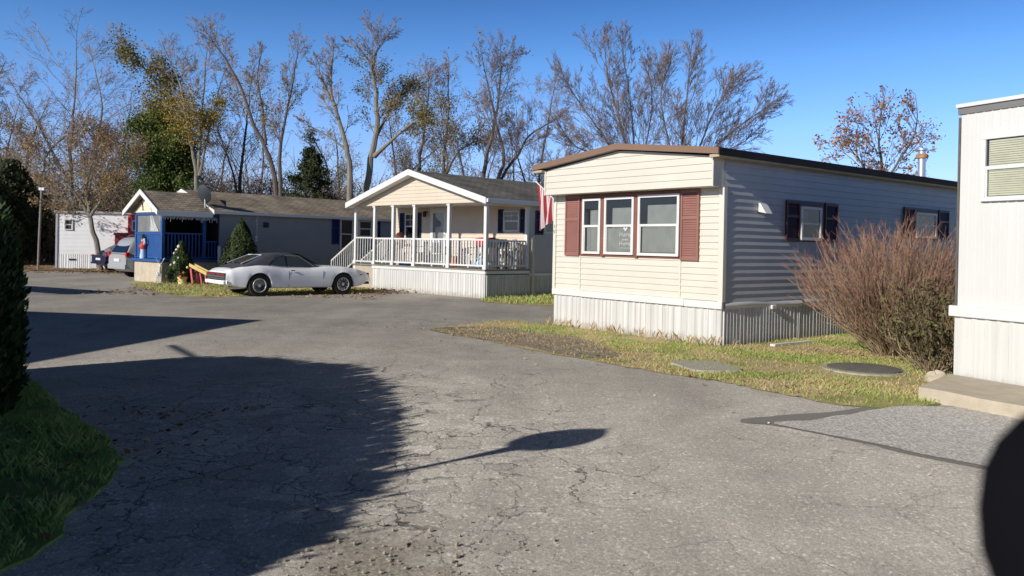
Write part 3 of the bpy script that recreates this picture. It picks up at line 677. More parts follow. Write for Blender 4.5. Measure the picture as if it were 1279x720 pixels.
mb = MB(); mb.box(.02, GX1, -.3, yb, GZ0 - .13, GZ0 - .10); mb.build('soffit', M_WHITE, rb)
mb = MB(); f0 = lambda z: RX - (RX - GX0 - .1)*(1 - (z - 2.9)/(GZ1 - 2.96)); f1 = lambda z: RX + (GX1 - .1 - RX)*(1 - (z - 2.9)/(GZ1 - 2.96))
siding(mb, front(-.03), 2.87, GZ1 - .1, lambda z: max(-6.62, f0(z)), lambda z: min(.02, f1(z)), .115, .014); mb.box(-6.64, .03, -.028, .14, 2.86, 2.885)
mb.box(-6.6, 0, .0, .12, 2.886, 2.95)
mb.build('gable', M_TAN, B)
mb = MB(); mb.box(-6.6, -.01, .14, PD, 2.885, 2.91); mb.box(-.11, .012, .14, PD, 2.80, 2.884); mb.box(-.02, .02, -.03, PD, 2.885, 2.96); mb.build('porch_ceiling', M_WHITE, B)
PP = front(PD - .018)
window(B, PP, -1.12, -.42, 2.04, 2.71, grid=1, dark=True, fw=.045)
window(B, PP, -6.15, -5.55, 1.75, 2.69, grid=1, dark=True, fw=.045)
for a, b, z0, z1 in ((-1.37, -1.14, 2.0, 2.76), (-.38, -.13, 2.0, 2.76), (-6.45, -6.2, 1.72, 2.71), (-5.5, -5.25, 1.72, 2.71)): shutter(B, PP, a, b, z0, z1, M_NAVY)
PQ = side(.018)
shutter(B, PQ, 2.15, 2.5, 1.95, 2.72, M_NAVY); window(B, PQ, 2.55, 3.3, 2.0, 2.7, dark=True); shutter(B, PQ, 3.35, 3.7, 1.95, 2.72, M_NAVY)
mb = MB(); mb.pbox(PP, -4.74, -3.82, DK, 2.86, .0, .03); mb.pbox(PP, -4.66, -3.90, DK + .02, 2.78, .03, .05)
dr = mb.build('door', M_WHITE, B, bevel=.005)
mb = MB(); mb.pbox(PP, -4.56, -4.0, 1.75, 2.68, .05, .056); mb.pbox(PP, -4.56, -4.0, 1.0, 1.65, .05, .056); mb.build('pane', glass_mat('storm_glass', (.16, .17, .17)), dr)
mb = MB(); mb.pbox(PP, -3.97, -3.93, 1.85, 1.95, .05, .1); mb.build('handle', M_METAL, dr)
mb = MB(); mb.tube([(-4.93, PD - .02, 2.72), (-4.93, PD - .14, 2.74)], .02); mb.lathe([(.03, -.12), (.06, -.1), (.075, .02), (.08, .04), (.02, .1)], (-4.93, PD - .15, 2.66), 10); mb.build('porch_lamp', M_BLK, B)
mb = MB(); mb.box(.018, .075, PD + .08, PD + .16, .0, 1.9); mb.build('downspout', mat('tan_downspout', (.6, .53, .42), .5, .05, 3), B)
# things on porch B
def onB(x, y, z=0): return B_M @ V((x, y, z))
B_M = Matrix.Translation((-.78, 24.01, 0)) @ Matrix.Rotation(TB - pi/2, 4, 'Z')
g = thing('barbecue_grill', 'black barbecue grill with bright red lid on the porch behind the right railing', 'grill', onB(-.75, .95, DK + .012), TB - pi/2)
mb = MB(); mb.box(-.45, .1, -.25, .25, .72, .80); mb.grid(12, 8, lambda s, t: (-.45 + .55*s, .26*cos(pi*t), .80 + .17*sin(pi*t))); mb.box(-.45, -.43, -.25, .25, .8, .94); mb.box(.08, .1, -.25, .25, .8, .94)
mb.build('lid', mat('red_enamel', (.62, .02, .02), .35, .1, 4), g)
mb = MB(); mb.box(-.42, .6, -.24, .24, .66, .72); mb.box(.12, .60, -.24, .24, .72, .80); mb.hexa([(.12, -.24, .8), (.6, -.24, .8), (.6, .24, .8), (.12, .24, .8), (.16, -.2, .92), (.5, -.2, .92), (.5, .2, .92), (.16, .2, .92)]); mb.build('firebox', M_BLK, g)
for dx, dy in ((-.38, -.2), (-.38, .2), (.5, -.2), (.5, .2)):
    mb = MB(); mb.box(dx - .02, dx + .02, dy - .02, dy + .02, 0, .66); mb.build('leg', M_BLK, g)
mb = MB(); mb.box(-.36, .48, -.2, .2, .2, .23); mb.build('shelf', M_BLK, g)
def chair(x, y, rz, label, m):
    c = thing('porch_chair', label, 'chair', onB(x, y, DK + .012), TB - pi/2 + rz)
    mb = MB(); mb.box(-.25, .25, -.24, .24, .40, .44); mb.build('seat', m, c, bevel=.01)
    mb = MB()
    for i in range(6): mb.box(-.25 + i*.085, -.19 + i*.085, .22, .25, .44, .9)
    mb.box(-.26, .26, .215, .255, .86, .93); mb.build('backrest', m, c)
    for sx in (-1, 1):
        mb = MB(); mb.box(sx*.27 - .03, sx*.27 + .03, -.24, .25, .62, .655); mb.box(sx*.27 - .02, sx*.27 + .02, -.23, -.19, .44, .62); mb.build('armrest', m, c)
        for sy in (-.22, .22):
            mb = MB(); mb.box(sx*.23 - .022, sx*.23 + .022, sy - .022, sy + .022, 0, .4); mb.build('leg', m, c)
    return c
chair(-3.05, .95, .3, 'white slatted plastic chair on the porch in front of the house door', M_WHITE)
chair(-.42, 1.35, -.6, 'grey garden chair in the right rear porch corner beside the grill', mat('grey_plastic', (.35, .36, .37), .5, .1, 4))
chair(-1.55, 1.2, .1, 'white porch chair left of the red grill, behind the railing', M_WHITE)
chair(-5.05, 1.4, .2, 'white chair at the left end of the porch near the shuttered window', M_WHITE)
pk = thing('bucket', 'orange plastic bucket on the porch floor behind the white balusters', 'bucket', onB(-2.3, .8, DK + .012))
mb = MB(); mb.lathe([(.12, 0), (.15, .32), (.16, .33), (.16, .36), (.145, .36), (.12, .05)], n=16); mb.build('pail', mat('orange_plastic', (.75, .17, .03), .45, .08, 4), pk)
mb = MB(); mb.tube([(-.15, 0, .33), (-.12, .02, .46), (0, .03, .50), (.12, .02, .46), (.15, 0, .33)], .006); mb.build('handle', M_METAL, pk)
pl = thing('planter', 'pale pedestal planter of dried rust coloured flowers at the left of the porch', 'planter', onB(-4.78, .55, DK + .012))
mb = MB(); mb.lathe([(.17, 0), (.17, .05), (.11, .1), (.1, .55), (.14, .6), (.21, .8), (.22, .84), (.17, .84)], n=16); mb.build('pedestal', mat('pale_clay', (.55, .42, .32), .8, .1, 5), pl)
mb = MB(); r = random.Random(3)
for i in range(240):
    d = V((r.gauss(0, 1), r.gauss(0, 1), r.gauss(.3, .8))).normalized()*r.uniform(.05, .17); mb.card(V((0, 0, .96)) + d, d, .07, 0, .8, r)
mb.build('flowers', leaf_mat('rust_flower', (.15, .04, .02), (.4, .12, .05), scale=8), pl)
bx = thing('storage_box', 'small blue storage box on the porch floor by the left posts', 'box', onB(-4.15, .35, DK + .012), TB - pi/2)
mb = MB(); mb.box(-.22, .22, -.13, .13, 0, .11); mb.build('tub', mat('blue_plastic', (.03, .14, .36), .4, .1, 4), bx, bevel=.012); mb = MB(); mb.box(-.235, .235, -.145, .145, .11, .135); mb.build('lid', mat('teal_plastic', (.02, .2, .3), .4, .1, 4), bx, bevel=.008)
bg_ = thing('plastic_bag', 'crumpled pale blue plastic bag on the porch under the grill', 'bag', onB(-.62, .45, DK + .012))
mb = MB(); r = random.Random(8)
mb.grid(18, 12, lambda s, t: ((.2 + .05*sin(s*2*pi*5 + t*7))*cos(s*2*pi)*sin(pi*(.08 + .9*t))*(1.25), (.16 + .04*sin(s*2*pi*4 + 2))*sin(s*2*pi)*sin(pi*(.08 + .9*t)), .36*t*(1 + .15*sin(s*2*pi*3))))
mb.build('sack', mat('pale_blue_plastic', (.42, .58, .75), .3, .15, 8), bg_)
db = thing('doormat', 'dark doormat on the porch floor before the white door', 'mat', onB(-4.28, 1.45, DK + .012), TB - pi/2)
mb = MB(); mb.box(-.38, .38, -.24, .24, 0, .015); mb.build('pad', mat('mat_fibre', (.06, .05, .04), .95, .3, 30), db, bevel=.004)

# ================================================================== HOME C (grey with blue porch)
TC = .85
Cm = Matrix.Translation((-12.54, 29.02, 0)) @ Matrix.Rotation(TC - pi/2, 4, 'Z')
Ch = thing('mobile_home', 'grey mobile home with tan shingle roof and bright blue screened porch', 'mobile home', (-12.54, 29.02, 0), TC - pi/2)
M_SIDEC = mat('slate_siding', (.26, .265, .27), .55, .06, 2, bump=.06, bscale=6)
M_BLUE = mat('blue_paint', (.016, .075, .25), .5, .12, 4, dirt=.1, dirtcol=(.1, .15, .3))
YM = 2.2; WC = 4.6; LCn = 17
mb = MB(); siding(mb, side(0), .5, 2.72, YM, LCn, .115, .018); mb.build('side_wall', M_SIDEC, Ch)
mb = MB(); mb.box(-WC, -.001, YM + .001, LCn, 0, 2.7); siding(mb, front(YM), .5, 2.72, -WC, 0, .115, .016); siding(mb, front(YM), 2.72, 3.5, lambda z: -WC + (z - 2.72)*2.75, lambda z: -(z - 2.72)*2.75, .115, .016)
mb.build('wall', M_SIDEC, Ch)
mb = MB(); skirting(mb, side(0), YM, LCn, -.03, .5, .1, .015, seed=9); mb.build('skirting', M_SKIRT, Ch)
M_TANSH = shingle_mat('tan_shingles', (.26, .21, .155), (.37, .31, .235))
mb = MB()
for a, b, za, zb in ((-WC - .28, -WC/2, 2.68, 3.55), (-WC/2, .28, 3.55, 2.68)):
    mb.hexa([(a, YM - .35, za - .05), (b, YM - .35, zb - .05), (b, LCn + .3, zb - .05), (a, LCn + .3, za - .05), (a, YM - .35, za), (b, YM - .35, zb), (b, LCn + .3, zb), (a, LCn + .3, za)])
rc = mb.build('roof', M_TANSH, Ch)
mb = MB()
for a, b, za, zb in ((-WC - .3, -WC/2, 2.68, 3.56), (-WC/2, .3, 3.56, 2.68)):
    mb.hexa([(a, YM - .385, za - .14), (b, YM - .385, zb - .14), (b, YM - .352, zb - .14), (a, YM - .352, za - .14), (a, YM - .385, za + .02), (b, YM - .385, zb + .02), (b, YM - .352, zb + .02), (a, YM - .352, za + .02)])
mb.box(.282, .30, YM - .352, LCn + .3, 2.57, 2.685); mb.build('rake_board', M_WHITE, rc, bevel=.004)
mb = MB(); mb.box(.0, .28, YM - .3, LCn, 2.58, 2.60); mb.build('soffit', M_WHITE, rc)
# porch of C
mb = MB(); mb.box(-2.2, 0, 0, YM, -.03, .76); mb.build('porch_base', M_CONC, Ch, bevel=.015)
mb = MB(); mb.box(-2.3, .1, -.1, YM, .762, .86); mb.build('porch_floor', M_BLUE, Ch, bevel=.008)
mb = MB()
for x in (-2.15, -.08): mb.box(x - .06, x + .06, 0, .12, .86, 2.58)
for y in (1.62,): mb.box(-.14, -.02, y - .06, y + .06, .86, 2.58)
mb.box(-2.2, 0, 0, .1, 2.46, 2.58); mb.box(-.12, -.02, .1, YM, 2.46, 2.58)
mb.build('porch_frame', M_BLUE, Ch, bevel=.006)
mb = MB(); n = 0; x = -2.09
while x < -.15: mb.box(x, x + .095, .03, .055, .9, 1.76); x += .105
mb.box(-2.09, -.14, .01, .09, 1.76, 1.83); mb.box(-2.09, -.14, .02, .08, .88, .94); mb.build('porch_panel', M_BLUE, Ch)
railing(Ch, (-.07, .12, .86), (-.07, 1.56, .86), .06, .94, M_BLUE, .12, .04); railing(Ch, (-.07, 1.68, .86), (-.07, YM, .86), .06, .66, M_BLUE, .12, .04)
M_MESH = mat('insect_screen', (.16, .165, .165), .9, .25, 3)
mb = MB(); mb.box(-2.09, -.14, .05, .056, 1.84, 2.46); mb.build('insect_screen', M_MESH, Ch)
mb = MB(); mb.grid(20, 6, lambda s, t: (-1.05 + .75*s*(.25 + .75*(1 - t)) + .02*sin(s*30), .035 - .012*sin(s*40), 1.86 + .58*t)); mb.build('torn_screen', mat('pale_mesh', (.42, .43, .43), .9, .2, 8), Ch)
mb = MB(); mb.box(-2.1, -.02, YM - .06, YM - .035, .87, 2.57); mb.box(-2.05, -1.2, .9, .92, .87, 2.5); mb.box(-2.19, -2.17, .1, YM, .87, 2.5); mb.build('porch_shade', M_DARK, Ch)  # dark sheets stand in for the shade inside the porch
mb = MB()
for a, b, za, zb in ((-2.55, -1.15, 2.60, 3.36), (-1.15, .22, 3.36, 2.60)):
    mb.hexa([(a, -.28, za - .05), (b, -.28, zb - .05), (b, YM + .4, zb - .05), (a, YM + .4, za - .05), (a, -.28, za), (b, -.28, zb), (b, YM + .4, zb), (a, YM + .4, za)])
rp = mb.build('porch_roof', M_TANSH, Ch)
mb = MB()
for a, b, za, zb in ((-2.58, -1.15, 2.60, 3.38), (-1.15, .25, 3.38, 2.60)):
    mb.hexa([(a, -.315, za - .17), (b, -.315, zb - .17), (b, -.282, zb - .17), (a, -.282, za - .17), (a, -.315, za + .02), (b, -.315, zb + .02), (b, -.282, zb + .02), (a, -.282, za + .02)])
mb.box(.222, .25, -.282, YM - .4, 2.42, 2.61); mb.build('rake_board', M_WHITE, rp, bevel=.004)
mb = MB(); siding(mb, front(-.03), 2.56, 3.2, lambda z: -2.2 + (z - 2.56)*1.6, lambda z: -.02 - (z - 2.56)*1.7, .11, .014); mb.build('gable', mat('pale_yellow_siding', (.70, .63, .47), .55, .05, 3), rp)
mb = MB(); r = random.Random(5)
for i in range(46):
    y = -.2 + i*.048; mb.box(.225, .235, y, y + .012, 2.42 - r.choice([.06, .12, .2, .1]), 2.42)
mb.build('icicle_lights', mat('white_lights', (.75, .75, .75), .4, .1, 5), rp)
window(Ch, side(.018), 7.75, 8.42, 1.3, 2.6, dark=True); window(Ch, side(.018), 8.75, 9.45, 1.85, 2.56, dark=True)
M_NAVC = mat('blue_shutter', (.014, .018, .10), .5, .15, 3)
shutter(Ch, side(.018), 7.33, 7.7, 1.5, 2.66, M_NAVC); shutter(Ch, side(.018), 9.55, 9.95, 1.8, 2.68, M_NAVC)
mb = MB(); mb.box(.018, .11, 4.05, 4.25, 2.12, 2.32); mb.build('vent_hood', M_BLK, Ch, bevel=.01)
mb = MB(); mb.tube([(-.9, -.32, 2.82), (-.86, -.36, 2.9), (-.8, -.36, 2.88), (-.8, -.33, 2.6)], .018, 6); mb.build('hook', M_BLK, Ch)
# satellite dish
sd = thing('satellite_dish', 'grey satellite dish on a bent mast at the corner of the tan shingle roof', 'satellite dish', (0, 0, 0))
dc = at(254.5, 243, 30.35); mb = MB(); bs = at(256.5, 271, 30.35)
mb.tube([bs, bs + V((0, 0, .28)), dc + V((.02, .12, -.12))], .022, 8); mb.build('mast', M_METAL, sd)
nrm = V((.28, .85, .36)).normalized(); ta = nrm.cross(V((0, 0, 1))).normalized(); tb = ta.cross(nrm)
mb = MB()
for s_ in (0, 1): mb.grid(28, 5, lambda s, t: dc + (ta*cos(s*2*pi)*.29 + tb*sin(s*2*pi)*.36)*t + nrm*(.07*t*t - .012*s_))
mb.build('reflector', mat('dish_grey', (.045, .052, .06), .5, .1, 4), sd)
mb = MB(); mb.tube([dc - tb*.33, dc + nrm*.42 - tb*.1], .014, 6); mb.lathe([(.03, -.05), (.04, .05)], dc + nrm*.42 - tb*.08, 8); mb.build('feed_arm', M_METAL, sd)
# wind chime
wc = thing('wind_chime', 'white shell wind chime hanging from the eave before the grey wall', 'wind chime', Cm @ V((.2, 3.65, 0)))
mb = MB(); mb.tube([(0, 0, 2.58), (0, 0, 1.75)], .006, 5); r = random.Random(2)
mb.build('string', M_WHITE, wc)
for i in range(7):
    mb = MB(); z = 2.5 - i*.13 if i < 5 else 1.74 - (i - 5)*.14; s = .03 if i < 5 else .07
    mb.lathe([(.002, -s), (s*.8, -s*.3), (s*.7, s*.4), (.002, s)], (r.uniform(-.03, .03), r.uniform(-.04, .04), z), 7); mb.build('chime', M_WHITE, wc)

# figurine on porch ledge
def onC(x, y, z=0): return Cm @ V((x, y, z))
fg = thing('garden_figurine', 'small painted figurine with a raised arm standing on the blue porch ledge', 'figurine', onC(-1.35, -.06, .86), TC - pi/2)
mb = MB(); mb.lathe([(.11, 0), (.12, .08), (.09, .28), (.1, .34)], n=14, m=0); mb.lathe([(.1, .34), (.13, .42), (.11, .54), (.05, .6)], n=14, m=1)
mb.lathe([(.04, .59), (.085, .65), (.08, .74), (.03, .79)], n=14, m=2); mb.lathe([(.1, .72), (.09, .76), (.05, .8), (.06, .86), (.01, .9)], n=14, m=3)
mb.tube([(.09, 0, .52), (.19, -.03, .58), (.18, -.04, .74)], [.045, .04, .035], 8, 4); mb.tube([(-.09, 0, .52), (-.17, -.06, .42), (-.1, -.1, .38)], [.045, .04, .035], 8, 1)
for sx in (-1, 1): mb.lathe([(.001, -.012), (.012, 0), (.001, .012)], (sx*.03, -.078, .70), 6, 3)
mb.lathe([(.001, -.02), (.018, 0), (.001, .02)], (0, -.09, .68), 6, 1)
mb.build('painted_body', [mat('fig_pale_blue', (.45, .6, .72), .5, .08, 5), mat('fig_red', (.5, .06, .05), .5, .1, 5), mat('fig_skin', (.6, .4, .3), .5, .06, 5), M_BLK, M_WHITE], fg)

# evergreen shrubs -------------------------------------------------
def shrub(name, label, cat, loc, h, rad, n, seed, shape, mats, sz=(.05, .1), group=None):
    r = random.Random(seed); t = thing(name, label, cat, loc, 0, group)
    mb = MB(); mb.tube([(0, 0, 0), (.02, 0, h*.3), (0, 0, h*.75)], [.06, .05, .015], 7); mb.build('trunk', mat('shrub_bark', (.12, .09, .06), .9, .2, 10), t)
    mb = MB()
    prof = [(rad*shape(k/12)*.82, h*(.04 + .93*k/12)) for k in range(13)]
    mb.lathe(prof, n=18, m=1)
    for i in range(n):
        k = r.random()**.8; a = r.uniform(0, 2*pi)
        lump = 1 + .10*sin(a*5 + k*9 + seed) + .08*sin(a*3 - k*14)
        q = rad*shape(k)*lump*r.uniform(.82, 1.04); p = V((cos(a)*q, sin(a)*q, h*(.03 + .97*k)))
        nn = V((cos(a), sin(a), .5 + r.uniform(-.4, .6))) + V((r.uniform(-.6, .6), r.uniform(-.6, .6), r.uniform(-.6, .6)))
        mb.card(p, nn, r.uniform(*sz), 0, .55, r)
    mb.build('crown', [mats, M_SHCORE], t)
    return t
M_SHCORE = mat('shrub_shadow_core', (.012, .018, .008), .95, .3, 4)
G_CONE = leaf_mat('spruce_needles', (.012, .022, .006), (.035, .055, .014), (.075, .10, .03), scale=5, trans=.1)
shrub('cone_shrub', 'large clipped cone shaped evergreen against the grey wall', 'shrub', onC(1.05, 2.5), 2.4, .95, 11000, 11, lambda k: (1 - k)**.75*1.0 if k > .12 else .75 + 2.0*k*.9, G_CONE)
G_SM = leaf_mat('bush_leaf', (.015, .03, .008), (.04, .07, .015), (.09, .12, .03), scale=6, trans=.15)
sb = shrub('ornamental_shrub', 'small round topped evergreen hung with pale ornaments before the blue railing', 'shrub', onC(.75, .35), 1.52, .46, 3600, 12, lambda k: (sin(pi*(.15 + .85*k)**.8))*(1.05 - .55*k) + .1, G_SM)
orn = [(mat('orn_cream', (.75, .68, .5), .5, .1, 5)), mat('orn_red', (.6, .1, .08), .5, .1, 5), M_WHITE]
r = random.Random(77)
for i, (a, k, mi, s) in enumerate([(-2.0, .88, 0, .07), (-2.3, .80, 0, .06), (-2.7, .72, 0, .05), (-1.75, .5, 2, .07), (-2.1, .45, 0, .05), (-1.2, .18, 1, .07), (-1.0, .28, 1, .05), (-2.5, .2, 0, .06), (-1.5, .62, 2, .04), (-.7, .4, 0, .05)]):
    o = MB(); q = .46*((sin(pi*(.15 + .85*k)**.8))*(1.05 - .55*k) + .1)*1.05
    o.lathe([(.002, -s), (s*.7, -s*.6), (s*.9, 0), (s*.6, s*.6), (.002, s)], (0, 0, 0), 9)
    b_ = o.build('hanging_ornament', orn[mi]); b_.location = onC(.75, .35) + V((cos(a)*q, sin(a)*q, 1.52*k))
    tag(b_, ['cream', 'red', 'white'][mi] + ' ornament hanging on the small evergreen shrub by the blue porch', 'ornament', ['cream', 'red', 'white'][mi] + ' ornaments on the small shrub')
# deer ornament
de = thing('deer_ornament', 'white deer lawn ornament beside the concrete porch base', 'lawn ornament', onC(.55, -.35, .012), TC - 1.9)
mb = MB(); mb.tube([(-.22, 0, .36), (0, 0, .38), (.2, 0, .40)], [.07, .085, .08], 10); mb.tube([(.2, 0, .42), (.28, 0, .58), (.3, 0, .66)], [.06, .045, .04], 8); mb.tube([(.27, 0, .68), (.33, 0, .67), (.42, 0, .62)], [.045, .045, .022], 8)
for sx, sy in ((-.2, -.05), (-.2, .05), (.18, -.05), (.18, .05)): mb.tube([(sx, sy, .36), (sx + .01, sy, .2), (sx, sy, 0)], [.03, .018, .014], 6)
for sy in (-1, 1): mb.tube([(.3, sy*.02, .7), (.28, sy*.09, .82), (.33, sy*.14, .92)], .01, 5); mb.tube([(.28, sy*.09, .82), (.22, sy*.12, .9)], .008, 5); mb.tube([(.28, sy*.04, .69), (.25, sy*.1, .7)], [.02, .006], 5)
mb.tube([(-.28, 0, .4), (-.33, 0, .44)], [.03, .01], 6)
mb.build('painted_body', M_WHITE, de)
tsd = thing('toy_slide', 'yellow and red plastic toy slide behind the tail of the white car', 'toy', onC(1.5, .7, .012), TC - pi/2 + .5)
tsd.scale = (.72, .72, .8)
YEL = mat('yellow_plastic', (.62, .46, .16), .45, .08, 4)
mb = MB(); mb.hexa([(-.5, -.18, .78), (.42, -.18, .42), (.42, .18, .42), (-.5, .18, .78), (-.5, -.18, .83), (.42, -.18, .47), (.42, .18, .47), (-.5, .18, .83)])
for sy in (-.2, .17): mb.hexa([(-.52, sy, .78), (.44, sy, .4), (.44, sy + .03, .4), (-.52, sy + .03, .78), (-.52, sy, .93), (.44, sy, .56), (.44, sy + .03, .56), (-.52, sy + .03, .93)])
mb.build('chute', YEL, tsd, bevel=.01)
RDP = mat('pink_red_plastic', (.62, .10, .12), .45, .1, 4)
for dx in (-.42, .1):
    mb = MB(); mb.bar((dx, -.2, .7 - .35*(dx + .42)), (dx + .12, -.2, 0), .09, .06); mb.bar((dx, .2, .7 - .35*(dx + .42)), (dx + .12, .2, 0), .09, .06); mb.build('support', RDP, tsd, bevel=.006)
bk = thing('toy_bucket', 'pale yellow and white toy tub on the grass under the small shrub', 'toy', onC(1.05, .25, .012))
mb = MB(); mb.lathe([(.13, 0), (.17, .22), (.18, .26), (.15, .26), (.12, .04)], n=14); mb.build('tub', mat('pale_yellow_plastic', (.78, .66, .30), .5, .06, 4), bk)
pst = thing('marker_post', 'short white post beside the blue railing end and cone shrub', 'post', onC(.12, 2.15, 0))
mb = MB(); mb.box(-.05, .05, -.05, .05, 0, 1.32); mb.hexa([(-.06, -.06, 1.32), (.06, -.06, 1.32), (.06, .06, 1.32), (-.06, .06, 1.32), (-.01, -.01, 1.39), (.01, -.01, 1.39), (.01, .01, 1.39), (-.01, .01, 1.39)]); mb.build('shaft', M_WHITE, pst)

# ================================================================== HOME E (white trailer far left)
PE = radians(12)
Em = Matrix.Translation((-23.05, 41, 0)) @ Matrix.Rotation(PE, 4, 'Z')
Eh = thing('trailer_home', 'long white trailer home with a red entry bay behind the parked cars', 'mobile home', (-23.05, 41, 0), PE)
M_WSID = mat('weathered_white_siding', (.80, .80, .79), .55, .05, 2, dirt=.2, dirtcol=(.45, .45, .42))
mb = MB(); siding(mb, front(0), .72, 2.82, 0, 14, .2, .008); mb.box(0, 14, .001, 3.6, 0, 2.8); skirting(mb, front(0), 0, 14, -.05, .72, .1, .015, seed=12); mb.build('wall', M_WSID, Eh)
mb = MB(); mb.box(-.12, 14.1, -.1, 3.7, 2.82, 2.93); mb.build('roof', mat('old_roof_edge', (.36, .34, .31), .7, .2, 4), Eh)
mb = MB(); mb.box(-.04, .05, -.05, .0, 0, 2.82); mb.build('corner_trim', mat('grey_trim', (.42, .42, .43), .6, .1, 4), Eh)
window(Eh, front(-.016), .35, .76, 1.95, 2.5, dark=True, fw=.05)
M_RED = mat('red_paint', (.50, .03, .035), .5, .12, 4)
mb = MB(); mb.box(3.55, 5.2, -.9, -.017, .3, 2.78); eb = mb.build('entry_bay', M_RED, Eh, bevel=.01)
window(eb, lambda x, z, d: (x, -.9 - d, z), 3.74, 4.2, 1.95, 2.5, fw=.07, dark=True, mid=False)
mb = MB(); mb.box(2.95, 3.54, -.9, -.8, .3, 1.74); mb.box(2.9, 3.54, -.93, -.77, 1.74, 1.86); mb.build('entry_rail', mat('dark_red_paint', (.22, .02, .025), .6, .15, 4), Eh)
M_GPOLE = mat('weathered_grey_pole', (.22, .2, .17), .7, .15, 5)
pe = thing('utility_pole', 'thin grey metal pole on the grass left of the white trailer', 'pole', G(48, 337))
mb = MB(); mb.tube([(0, 0, 0), (.05, 0, 2), (.12, 0, 3.95)], .055, 10); mb.build('shaft', M_GPOLE, pe); mb = MB(); mb.box(0, .25, -.05, .05, 3.82, 3.95); mb.build('bracket', M_METAL, pe)
vp = thing('drain_vent', 'small dark vent grille low on the white trailer wall', 'vent', Em @ V((1.9*.0 + .75, -.02, .42)), PE)
mb = MB(); mb.box(-.16, .16, -.02, 0, 0, .08); mb.build('grille', M_BLK, vp)

# ================================================================== HOME D (right edge)
TD = .46
Dm = Matrix.Translation((5.45, 9.75, 0)) @ Matrix.Rotation(TD - pi/2, 4, 'Z')
Dh = thing('trailer_home', 'white ribbed metal trailer home cropped by the right edge', 'mobile home', (5.45, 9.75, 0), TD - pi/2)
M_DWH = mat('white_ribbed_metal', (.61, .605, .58), .5, .03, 3, dirt=.12, dirtcol=(.55, .5, .4), stretch=(2, 2, .3))
def ribwall(mb, P, x0, x1, z0, z1, pitch, dep):
    x = x0
    while x < x1:
        pr = [(x, 0), (x + pitch*.72, 0), (x + pitch*.78, dep), (x + pitch*.92, dep), (x + pitch, 0)]
        for a, b in zip(pr[:-1], pr[1:]): mb.add([P(a[0], z0, a[1]), P(b[0], z0, b[1]), P(b[0], z1, b[1]), P(a[0], z1, a[1])], [(0, 1, 2, 3)])
        x += pitch
mb = MB(); ribwall(mb, front(0), -.08, 3.9, .97, 3.284, .1, .009); mb.box(-.08, 3.95, .002, 14, .5, 3.27); mb.build('wall', M_DWH, Dh)
mb = MB(); skirting(mb, front(-.02), -.1, 3.95, -.02, .86, .16, .012, seed=14); mb.box(-.1, 3.95, -.018, .0, .0, .85); mb.build('skirting', mat('bright_skirting', (.55, .545, .51), .5, scale=4, stretch=(3, 3, .12), col2=(.65, .64, .61), bump=.06, bscale=8, dirt=.15, dirtcol=(.5, .46, .38), contrast=.5), Dh)
mb = MB(); mb.box(-.15, 3.97, -.07, .0, .845, .975); mb.box(-.115, 3.95, -.05, -.015, -.005, .03); mb.build('skirting_cap', M_WHITE, Dh, bevel=.008)
mb = MB(); mb.box(-.13, 4.05, -.045, 14.1, 3.365, 3.41); rd = mb.build('roof', M_WHITE, Dh, bevel=.004)
mb = MB(); mb.box(-.115, 4.0, -.02, 13.9, 3.285, 3.364); mb.build('soffit', mat('grey_band', (.17, .165, .16), .6, .12, 3), rd)
mb = MB(); mb.box(-.108, -.082, -.014, .02, .98, 3.249); mb.build('corner_trim', mat('dark_edge', (.10, .095, .09), .7, .3, 8), Dh)
window(Dh, front(-.004), .20, 1.35, 2.22, 3.0, fw=.055, blinds=True)
stp = thing('concrete_step', 'low worn concrete step in front of the right hand white trailer', 'step', Dm @ V((0, 0, 0)), TD - pi/2)
mb = MB()
def stf(s, t): return ((.40 - .5*t)*(1 - s) + 3.4*s, -1.31 + 1.22*t, .145 + .008*mn.noise(V((s*6, t*3, 0))))
mb.grid(40, 14, stf); n = 40
for i in range(n):
    a, b = stf(i/n, 0), stf((i + 1)/n, 0); j = lambda k: .025*mn.noise(V((k*.5, 7, 0)))
    mb.add([(a[0], a[1] + j(i), 0), (b[0], b[1] + j(i + 1), 0), b, a], [(0, 1, 2, 3)])
a, b = stf(0, 1), stf(0, 0); mb.add([(a[0], a[1], 0), (b[0], b[1], 0), b, a], [(0, 1, 2, 3)])
mb.build('slab', M_CONC, stp)

# small ground things
pv = thing('paving_slab', 'flat grey stone slab set in the lawn before the cream home', 'slab', G(881, 459, .012), .25)
mb = MB(); r = random.Random(3); pts = [(.42*cos(a)*(1 + r.uniform(-.08, .08)), .50*sin(a)*(1 + r.uniform(-.08, .08))) for a in [i*pi/8 + .2 for i in range(16)]]
pts = [(max(-.36, min(.36, x*1.15)), max(-.48, min(.48, y*1.1))) for x, y in pts]
k = len(pts); mb.add([(x, y, 0) for x, y in pts] + [(x*.97, y*.97, .03) for x, y in pts], [list(range(k, 2*k))] + [(i, (i + 1) % k, (i + 1) % k + k, i + k) for i in range(k)]); mb.build('stone', mat('slab_stone', (.36, .34, .30), .9, scale=8, col2=(.40, .37, .31), bump=.3, bscale=40), pv)
mh = thing('septic_cover', 'round dark cover set in a pale concrete collar on the lawn', 'cover', G(1080, 462.5, .012))
mb = MB(); mb.lathe([(.54, 0), (.54, .02), (.49, .026), (.47, .01)], n=32); mb.build('collar', mat('collar_concrete', (.36, .33, .27), .9, .15, 8), mh)
mb = MB(); mb.lathe([(.47, .005), (.47, .034), (.43, .04), (.02, .044)], n=32); mb.build('lid', mat('dark_lid', (.15, .14, .12), .85, .2, 12), mh)
mb = MB(); r = random.Random(9)
